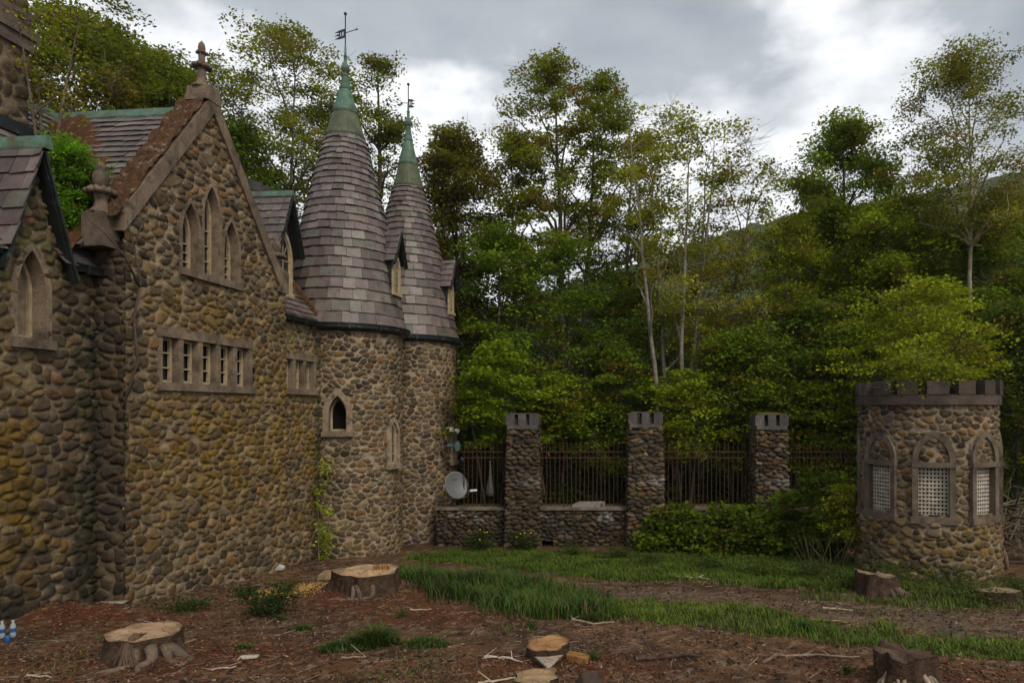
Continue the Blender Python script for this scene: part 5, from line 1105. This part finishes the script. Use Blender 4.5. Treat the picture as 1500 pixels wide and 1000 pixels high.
# understory behind the railing
und = [(735, 23.5, 330, 640, 78, LG, 'bright green young maple low behind the nearer pillar'), (835, 23, 345, 640, 85, (.052, .078, .016), 'green understory tree below the tallest central tree'),
       (925, 24, 420, 650, 75, (.05, .07, .015), 'shadowy green understory tree below the leaning trunk'), (1090, 22, 480, 650, 76, (.055, .075, .016), 'green layered understory tree behind the mossy pillar'),
       (1185, 22, 440, 660, 72, (.045, .065, .015), 'dark green layered tree left of the small lattice tower'), (1255, 21, 470, 700, 62, (.06, .08, .015), 'layered green tree touching the small lattice tower on its left')]
for k, (px, Y, tp, cb, hw, cl, lb) in enumerate(und): tree('young_maple', lb, 'tree', px, Y, tp, cb, hw, 180, 50, .145, cl, (YEL,), 'round', seed=30 + k, spread=(.5, .5, .11), up=.7, limbs=14, bark=(.07, .055, .045))
low = [(722, 20.5, 500, 660, 66, (.075, .10, .014), 'bright leafy sapling drooping over the darkest pillar'), (812, 21.6, 545, 650, 62, (.09, .105, .014), 'yellow green sapling spilling over the railing by the drain hole'),
       (893, 22.2, 500, 690, 58, (.06, .08, .014), 'green sapling behind the pillar with a mortar smear'), (1005, 21.2, 545, 665, 56, (.085, .10, .014), 'leafy yellow green shrub above the middle railing panel'),
       (1082, 21.8, 515, 690, 66, (.075, .09, .014), 'green shrub crowding the mossy pillar from behind'), (1183, 20.9, 560, 700, 50, (.08, .095, .014), 'light green shrub above the dim railing panel'), (1240, 20.4, 575, 740, 40, (.07, .085, .013), 'shrub squeezed behind the small lattice tower')]
for k, (px, Y, tp, cb, hw, cl, lb) in enumerate(low): tree('sapling', lb, 'sapling', px, Y, tp, cb, hw, 90, 50, .14, cl, (YEL,), 'round', seed=50 + k, spread=(.42, .42, .08), up=.75, stems=2, tr=.06, limbs=10, bark=(.09, .07, .055))
# dense dark woods behind
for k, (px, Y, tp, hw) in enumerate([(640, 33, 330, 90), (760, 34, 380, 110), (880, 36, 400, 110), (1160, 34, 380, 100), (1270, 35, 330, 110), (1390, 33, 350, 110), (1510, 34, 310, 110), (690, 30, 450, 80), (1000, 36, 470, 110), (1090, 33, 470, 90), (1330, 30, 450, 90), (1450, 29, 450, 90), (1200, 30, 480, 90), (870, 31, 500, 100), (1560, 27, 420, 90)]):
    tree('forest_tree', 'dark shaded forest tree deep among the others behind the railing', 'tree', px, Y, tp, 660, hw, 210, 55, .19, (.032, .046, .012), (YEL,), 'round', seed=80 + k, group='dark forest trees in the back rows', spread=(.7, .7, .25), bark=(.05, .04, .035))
# undergrowth: leaves of brambles and ferns nobody could count on the dark forest floor
rg = np.random.RandomState(77); n = 110000; X = rg.uniform(-6, 16, n); Y = 20.6 + 12 * rg.uniform(0, 1, n) ** 1.6; k = ~((X > GC[0] - 1.6) & (X < GC[0] + 1.6) & (Y < 16.5)); X, Y = X[k], Y[k]; hh = (.5 + 2.6 * fbm(X * .5, Y * .5, 78, 3)) * np.clip((Y - 20.2) / 2, .3, 1)
z = gz(X, Y) + hh * rg.uniform(0, 1, len(X)) ** .7
V, Q = leaf_mesh(np.stack([X, Y, z], 1), rg, .17, .6); lc = np.array((.05, .07, .013))[None] * rg.uniform(.5, 1.4, (len(X), 1))
ug = mesh_np('undergrowth', V, Q, M['leaf'], None, np.repeat(lc, 4, 0)); ug['kind'] = 'stuff'
# bushes before the wall
bsh = [(1000, 18.7, 742, 815, 44, (.04, .056, .012), 'low dark bush against the wall right of the middle pillar'), (1075, 18.5, 738, 822, 52, (.042, .058, .012), 'dark bush hiding the foot of the mossy pillar'), (1156, 18.1, 718, 826, 58, (.05, .066, .013), 'mid green bush between the mossy pillar and the small tower'), (1213, 16.8, 690, 838, 56, (.045, .062, .013), 'tall leafy bush pressed against the left side of the small tower'), (968, 18.8, 760, 822, 30, (.05, .07, .013), 'lowest bush, hugging the right side of the middle pillar'), (1040, 18.3, 770, 838, 44, (.06, .078, .014), 'brighter sprawling bush in front of the dark bushes'), (1120, 17.9, 765, 842, 46, (.055, .07, .013), 'ragged bush at the lawn edge left of the tall leafy one')]
for k, (px, Y, tp, cb, hw, cl, lb) in enumerate(bsh): tree('bush', lb, 'bush', px, Y, tp, cb, hw, 74, 38, .165, cl, ((.10, .09, .015, .07),), 'round' if k % 2 else 'vase', seed=110 + k, spread=(.30, .30, .07), stems=4, tr=.035, limbs=14, gaps=.3, parts=('stems', 'foliage'), up=.7)
tree('bush', 'small bush with yellow branch tips beside the small tower window', 'bush', 1238, 15.2, 712, 790, 28, 60, 40, .09, (.10, .10, .014), (YEL,), 'bush', seed=120, spread=(.2, .2, .07), stems=3, tr=.025, limbs=6, parts=('stems', 'foliage'), up=.7)
for k, (px, lb) in enumerate([(1195, 'bare pale stems leaning out of the bushes left of the weathered stump'), (1222, 'bare thin stalks standing against the small tower wall')]):
    x, y = gpx(px, 852); z = gz1(x, y); mb = MB(); rk = random.Random(k)
    for q in range(9): a = rk.uniform(-.35, .35); mb.col = shade((.085, .062, .036), .7, 1.2); mb.tube([(x + rk.uniform(-.25, .25), y + rk.uniform(-.1, .2), z), (x + a * .6, y + .1, z + rk.uniform(.3, .5)), (x + a * 1.3, y + .1, z + rk.uniform(.6, 1.1))], [.006, .005, .003], 4)
    tag(mb.build('dry_stalks', M['bark'], None, True, origin=(x, y, z)), lb, 'dead plant')
# roof plants
def rz(t, s): x, y, z = HF(t, s, zmain(t)); return x, y, z
x, y, z = rz(-1.15, 10.55); tree('roof_shrub', 'bright green feathery shrub rooted in the roof valley beside the gable', 'shrub', 0, y, HY - F * (z + 1.05) / y, HY - F * (z - .5) / y, 62, 150, 70, .055, (.065, .125, .02), ((.11, .14, .02, .15),), 'bush', seed=130, X=x, zb=z, spread=(.16, .16, .07), stems=3, tr=.03, limbs=10, parts=('stems', 'foliage'), up=.7, twigr=.006)
x, y, z = rz(-.72, 10.55); tree('roof_shrub', 'little green seedling behind the short corner finial', 'shrub', 0, y, HY - F * (z + .75) / y, HY - F * (z + .1) / y, 34, 50, 60, .05, (.06, .12, .018), ((.12, .14, .02, .15),), 'bush', seed=131, X=x, zb=z, spread=(.13, .13, .06), stems=2, tr=.02, limbs=6, parts=('stems', 'foliage'), up=.7, twigr=.006)
x, y, z = rz(-2.0, 11.15); tree('roof_sapling', 'spindly sapling with a few yellow leaves growing out of the roof valley', 'sapling', 0, y, HY - F * (z + 2.6) / y, HY - F * (z + .5) / y, 68, 60, 9, .075, (.10, .11, .015), ((.28, .2, .02, .25),), 'vase', seed=132, X=x, zb=z, spread=(.2, .2, .14), stems=3, tr=.05, limbs=12, bark=(.13, .095, .07), parts=('stems', 'leaves'), twigr=.008)
for k, (a, lb) in enumerate(((-2.3, 'small shrub on the left of the small tower roof'), (-1.7, 'leafy tuft growing over the middle battlements of the small tower'))):
    tree('roof_shrub', lb, 'shrub', 0, GC[1] + .95 * math.sin(a), 512 + 22 * k, 578, 46, 34, 30, .085, (.085, .09, .015), (ORG,), 'vase', seed=140 + k, X=GC[0] + .95 * math.cos(a), zb=.2, spread=(.2, .2, .08), stems=3, tr=.02, limbs=7, parts=('stems', 'foliage'), up=.7)
# bare vine on the house corner
mb = MB(); mb.col = (.075, .056, .04)
mb.tube([HF(.06, S(178) - .02, ZZ(592, 10.5)), HF(.10, 10.60, .75), HF(.08, 10.55, 1.4), HF(.10, 10.66, 2.0), HF(.10, 10.52, 2.5), HF(.06, 10.40, 2.95), HF(.0, 10.2, 3.15)], [.018, .022, .019, .017, .014, .010, .006], 7)
mb.tube([HF(.10, 10.64, 1.9), HF(.14, 10.3, 2.3), HF(.10, 10.0, 2.55), HF(.0, 9.75, 2.75)], [.018, .013, .010, .005], 6); mb.tube([HF(.10, 10.52, 2.5), HF(.15, 10.62, 2.85), HF(.2, 10.75, 3.1)], [.012, .008, .004], 5)
tag(mb.build('bare_vine', M['bark'], None, True, origin=HF(.06, 10.5, .1)), 'leafless twisted vine stem climbing the dark corner of the gable wall', 'vine')
# young vine in the corner by the nearer tower
tree('climbing_sapling', 'thin yellow leaved sapling in the corner between wall and nearer tower', 'sapling', 474, 16.6, 668, 830, 16, 26, 10, .10, (.13, .15, .016), (YEL,), 'vase', seed=150, spread=(.12, .12, .12), stems=2, tr=.02, limbs=6, zb=-3.7, bark=(.16, .13, .08), parts=('stems', 'leaves'), twigr=.007)

# weeds, herbs and grass
def weed(px, py, r, h, label, seed, col=(.05, .085, .02), n=420, size=.06, cat='weed', name='weed_clump', flowers=0):
    X, Y = gpx(px, py); z = gz1(X, Y); rg = np.random.RandomState(seed); t = root(name, (X, Y, z), label, cat); ns = 16; st = []; sr = []; pts = []
    for k in range(ns):
        a = rg.uniform(0, 6.3); d = r * rg.uniform(.2, 1); e = np.array([X + d * np.cos(a), Y + d * np.sin(a), z + h * rg.uniform(.5, 1.05)]); b = np.array([X + .3 * d * np.cos(a), Y + .3 * d * np.sin(a), z - .02])
        p = bez(b, (b + e) / 2 + np.array([0, 0, .2 * h]), e, 6); st.append(p); sr.append(np.linspace(.006, .003, 6)); pts.append(p[1:])
    V, Q = tubes(st, sr, 3); mesh_np('stems', V, Q, M['grassm'], t, np.tile((.06, .08, .025), (len(V), 1)))
    pts = np.concatenate(pts); c = pts[rg.randint(0, len(pts), n)] + rg.normal(0, 1, (n, 3)) * np.array((.3 * r, .3 * r, .12 * h)); c[:, 2] = np.maximum(c[:, 2], z + .01)
    V, Q = leaf_mesh(c, rg, size, .65, .4); lc = np.array(col)[None] * rg.uniform(.6, 1.5, (n, 1)); mesh_np('foliage', V, Q, M['leaf'], t, np.repeat(lc, 4, 0))
    for k in range(flowers):
        f = MB(); p = st[k % ns][-1] + rg.normal(0, .05, 3); f.col = (.75, .55, .02); f.ball(tuple(p + np.array((0, 0, .05))), (.028, .028, .014), 8, 4); f.build('flower', M['litter'], t)
weed(395, 898, .38, .38, 'large leafy weed at the foot of the gable wall left of the raised stump', 1, (.03, .055, .014), 900, .07)
weed(270, 895, .42, .20, 'low green weed along the foot of the gable wall', 2, (.035, .065, .012), 800, .05); weed(362, 874, .25, .2, 'small weed between the two wall foot weeds', 3, (.035, .06, .014), 420, .055)
weed(420, 872, .22, .2, 'sparse yellowish weed below the wall end', 4, (.08, .10, .018), 220, .06)
weed(700, 806, .5, .55, 'yellow flowered weeds at the wall foot behind the farther tower', 5, (.035, .06, .012), 700, .09, flowers=5); weed(768, 806, .4, .5, 'yellow flowered weeds left of the drain hole', 6, (.035, .06, .012), 600, .09, flowers=4)
for k, (px, py, lb) in enumerate([(838, 812, 'leafy weeds right of the drain hole'), (905, 818, 'pale leafed weeds at the foot of the middle pillar'), (955, 826, 'low weeds between middle pillar and dark bush'), (1040, 836, 'dark weeds edging the lawn below the bushes'), (1120, 842, 'ragged weeds below the mid green bush'), (1200, 846, 'weeds left of the weathered root stump'), (1318, 856, 'weeds at the foot of the lattice tower above the stump'), (1385, 858, 'bright weeds under the middle lattice window'), (1425, 880, 'grassy weeds beside the flat pale stump'), (1240, 866, 'tall pale weed left of the weathered stump'), (1492, 868, 'dark weeds at the right edge by the brush pile')]):
    weed(px, py, .5, .32, lb, 20 + k, (.05, .075, .014) if k % 2 else (.065, .09, .016), 620, .075)
for k, (px, py, lb) in enumerate([(780, 918, 'sprig of weed at the end of the tall grass'), (1240, 990, 'tiny yellow green seedling left of the rotten root stump'), (590, 908, 'little seedling on the mulch'), (870, 972, 'tiny seedling near the orange log end')]):
    weed(px, py, .10, .12, lb, 50 + k, (.08, .12, .02), 90, .035, 'seedling', 'seedling')
def blades(X, Y, hgt, rg, col, wid=.007, lean=.5):
    n = len(X); z = gz(X, Y); a = rg.uniform(0, 2 * np.pi, n); h = hgt * rg.uniform(.5, 1.3, n); l = h * lean * rg.uniform(.2, 1.4, n); dx, dy = np.cos(a), np.sin(a); w_ = wid * rg.uniform(.7, 1.5, n)
    b = np.stack([X, Y, z - .01], 1); m = b + np.stack([dx * l * .35, dy * l * .35, h * .62], 1); t = b + np.stack([dx * l, dy * l, h * .95], 1); s = np.stack([-dy * w_, dx * w_, 0 * w_], 1)
    V = np.stack([b - s, b + s, m + s * .8, m - s * .8, t + s * .12, t - s * .12], 1).reshape(-1, 3); i = np.arange(n) * 6
    Q = np.concatenate([np.stack([i, i + 1, i + 2, i + 3], 1), np.stack([i + 3, i + 2, i + 4, i + 5], 1)]); c = np.array(col)[None] * rg.uniform(.6, 1.45, (n, 1)) * (1 + rg.normal(0, .1, (n, 3)))
    pt = fbm(X * 2.7, Y * 2.7, 49, 3)[:, None]; c = c * (.7 + .75 * pt) + np.array((.035, .022, 0)) * np.clip(pt - .45, 0, 1) * 2; dry = rg.uniform(0, 1, n) < .09; c[dry] = (.14, .105, .045); return V, Q, np.repeat(np.clip(c, .004, 1), 6, 0)
rg = np.random.RandomState(5); VV = []; QQ = []; CC = []; o = 0
def addb(v):
    global o
    VV.append(v[0]); QQ.append(v[1] + o); CC.append(v[2]); o += len(v[0])
for gi, (hh, dens, cl, wd) in enumerate(((.22, 2000, (.040, .078, .012), .007), (.085, 2300, (.075, .118, .014), .006), (.09, 1700, (.062, .108, .011), .007), (.09, 900, (.07, .10, .014), .007))):
    pl = GPOLY[gi]; lo, hi = pl.min(0), pl.max(0); n = int((hi - lo).prod() * dens); X = rg.uniform(lo[0], hi[0], n); Y = rg.uniform(lo[1], hi[1], n)
    jx = (fbm(X * 3, Y * 3, 41, 3) - .5) * .5; jy = (fbm(X * 3, Y * 3, 42, 3) - .5) * .5
    n_ = len(X); k = inpoly(X + jx * 1.5 + rg.normal(0, .16, n_), Y + jy * 1.6 + rg.normal(0, .20, n_), pl.tolist()) & (rg.uniform(0, 1, n) < .25 + 1.6 * np.clip(fbm(X * 1.6, Y * 1.6, 43 + gi, 3) - .28, 0, 1) * 2); X, Y = X[k], Y[k]
    cl_ = fbm(X * 2.2, Y * 2.2, 44, 3); addb(blades(X, Y, hh * (.45 + 1.1 * cl_), rg, cl, wd, .8))
# thin sprinkling of short grass and moss on the dirt
n = 60000; X = rg.uniform(-7, 9, n); Y = rg.uniform(5.8, 17, n); k = fbm(X * 1.1, Y * 1.1, 45, 4) > .66; X, Y = X[k], Y[k]; addb(blades(X, Y, .045, rg, (.07, .095, .018), .006, .9))
gr = mesh_np('grass', np.concatenate(VV), np.concatenate(QQ), M['grassm'], None, np.concatenate(CC)); gr['kind'] = 'stuff'
def tuft(px, py, rx, h, n, label, seed):
    rg = np.random.RandomState(seed); x, y = gpx(px, py); R_ = rx / F * y; q = rg.uniform(0, 6.3, n); d = R_ * rg.uniform(0, 1, n) ** .6; X = x + d * np.cos(q); Y = y + d * np.sin(q) * .6
    V, Q, C = blades(X, Y, h * (1.1 - .7 * d / R_), rg, (.045, .078, .014), .006, .9); tag(mesh_np('grass_tuft', V, Q, M['grassm'], None, C, False, (x, y, gz1(x, y))), label, 'grass tuft')
tuft(548, 944, 36, .24, 1500, 'tallest dark green grass tuft in the bare foreground', 1); tuft(500, 950, 38, .12, 1000, 'shorter grass tuft left of the tallest one', 2); tuft(622, 943, 42, .10, 1000, 'flat grass patch right of the tallest tuft', 3)
tuft(412, 908, 10, .08, 200, 'tiny grass tuft below the leafy weed', 4); tuft(357, 950, 14, .07, 260, 'small grass tuft right of the broad corner stump', 5); tuft(443, 922, 14, .10, 300, 'small grass tuft left of the red mulch', 6); tuft(875, 908, 18, .16, 400, 'dark grass tuft at the near end of the tall grass', 7); tuft(1180, 925, 26, .14, 500, 'dark tuft in the thin grass strip', 8)
tuft(1262, 858, 22, .22, 420, 'long bladed tuft left of the weathered root stump', 9)

# wood chips, bark crumbs and twigs strewn over the dirt
rg = np.random.RandomState(9)
def strew(name, n, L, Wd, T, cols, xr, yr, dens=None, bend=.35):
    X = rg.uniform(*xr, n); Y = yr[0] + (yr[1] - yr[0]) * rg.uniform(0, 1, n) ** 1.5
    k = rg.uniform(0, 1, n) < (dens(X, Y) if dens else 1); X, Y = X[k], Y[k]; n = len(X); z = gz(X, Y)
    a = rg.uniform(0, 6.3, n); tl = rg.normal(0, bend, n); d = np.stack([np.cos(a), np.sin(a), tl], 1); d /= np.linalg.norm(d, axis=1, keepdims=True); s = np.stack([-np.sin(a), np.cos(a), rg.normal(0, bend, n)], 1); u = np.cross(d, s)
    l = (rg.uniform(*L, n) / 2)[:, None]; w_ = (rg.uniform(*Wd, n) / 2)[:, None]; t = (rg.uniform(*T, n) / 2)[:, None]; c = np.stack([X, Y, z + .006], 1)
    V = np.stack([c + d * l * i + s * w_ * j * (1 if i < 0 else .6) + u * t * k_ for k_ in (-1, 1) for i, j in ((-1, -1), (1, -1), (1, 1), (-1, 1))], 1).reshape(-1, 3); b = (np.arange(n) * 8)[:, None]
    Q = np.concatenate([b + np.array(f) for f in ((4, 5, 6, 7), (0, 1, 5, 4), (1, 2, 6, 5), (2, 3, 7, 6), (3, 0, 4, 7))]); cc = np.array(cols)[rg.randint(0, len(cols), n)] * rg.uniform(.6, 1.4, (n, 1))
    o = mesh_np(name, V, Q, M['litter'], None, np.repeat(cc, 8, 0)); o['kind'] = 'stuff'; return o
bare = lambda X, Y: np.clip(1.15 - grassiness(X, Y), 0, 1) * np.clip(fbm(X * 1.4, Y * 1.4, 46, 3) * 2.2 - .35, .08, 1)
strew('wood_chips', 26000, (.012, .05), (.006, .022), (.002, .006), [(.15, .085, .047), (.20, .125, .07), (.11, .055, .03), (.24, .165, .10), (.08, .042, .022), (.13, .068, .036), (.12, .06, .03)], (-8, 8.5), (5.8, 16), bare)
strew('bark_crumbs', 12000, (.02, .07), (.012, .04), (.004, .012), [(.05, .03, .02), (.08, .045, .03), (.03, .02, .015)], (-8, 8.5), (5.8, 16), bare)
strew('twigs', 1500, (.08, .38), (.005, .011), (.004, .009), [(.12, .08, .052), (.18, .13, .09), (.08, .055, .036), (.22, .165, .115)], (-8, 9), (5.8, 17), bare, .10)
mulch = lambda X, Y: np.clip(sum(np.exp(-((X - x) / rx) ** 2 - ((Y - y) / ry) ** 2) for x, y, rx, ry in MULW), 0, 1)
strew('bark_mulch', 34000, (.015, .06), (.008, .02), (.004, .012), [(.12, .042, .02), (.08, .03, .016), (.17, .07, .035), (.06, .03, .02)], (-8, 6), (5.8, 14), mulch, .5)
sx, sy = gpx(428, 870); strew('sawdust', 14000, (.008, .03), (.006, .014), (.003, .006), [(.42, .25, .06), (.36, .2, .05), (.48, .32, .12)], (sx - 1.2, sx + 1.2), (sy - .6, sy + .9), lambda X, Y: 1.2 * np.exp(-((X - sx) / .5) ** 2 - ((Y - sy) / .32) ** 2), .5)
# brush heap at the right edge
bp = root('brush_pile', (9.6, 16.4, -3.7), 'tangled heap of cut grey branches right of the small tower', 'brush pile'); rg2 = random.Random(4); mb = MB()
for k in range(150):
    c = Vector((rg2.uniform(8.6, 11.5), rg2.uniform(15.4, 17.5), -3.6 + rg2.uniform(0, 1) ** 1.3 * 1.45)); d = Vector((rg2.gauss(0, 1), rg2.gauss(0, .5), rg2.gauss(.1, .4))).normalized(); L = rg2.uniform(.5, 1.3); r = rg2.choice((.008, .012, .02, .03))
    mb.col = shade((.15, .115, .08), .5, 1.4); j = Vector((rg2.gauss(0, .08), rg2.gauss(0, .08), rg2.gauss(0, .08))); mb.tube([c - d * L, c + j, c + d * L], [r, r * .8, r * .4], 5)
mb.build('branches', M['bark'], bp)
mb = MB(); mb.col = (.15, .10, .07); mb.tube([W(1466, 798, 14.9), W(1472, 815, 14.9), W(1478, 848, 14.8)], [.05, .06, .03], 7); tag(mb.build('broken_limb', M['bark'], None, True, origin=tuple(W(1478, 848, 14.8))), 'short bent limb leaning on the right side of the small tower', 'branch')
print('leaves', NL[0])

# thin summer haze
mh = bpy.data.materials.new('haze_air'); mh.use_nodes = True; t = mh.node_tree; t.nodes.clear(); ho = t.nodes.new('ShaderNodeOutputMaterial'); pv = t.nodes.new('ShaderNodeVolumePrincipled')
pv.inputs['Color'].default_value = (.86, .92, 1, 1); pv.inputs['Density'].default_value = .00025; pv.inputs['Anisotropy'].default_value = .2; t.links.new(pv.outputs[0], ho.inputs['Volume'])
mb = MB(); mb.box(-470, 470, -70, 490, -12, 150); hz = mb.build('haze', mh, None); hz['kind'] = 'stuff'
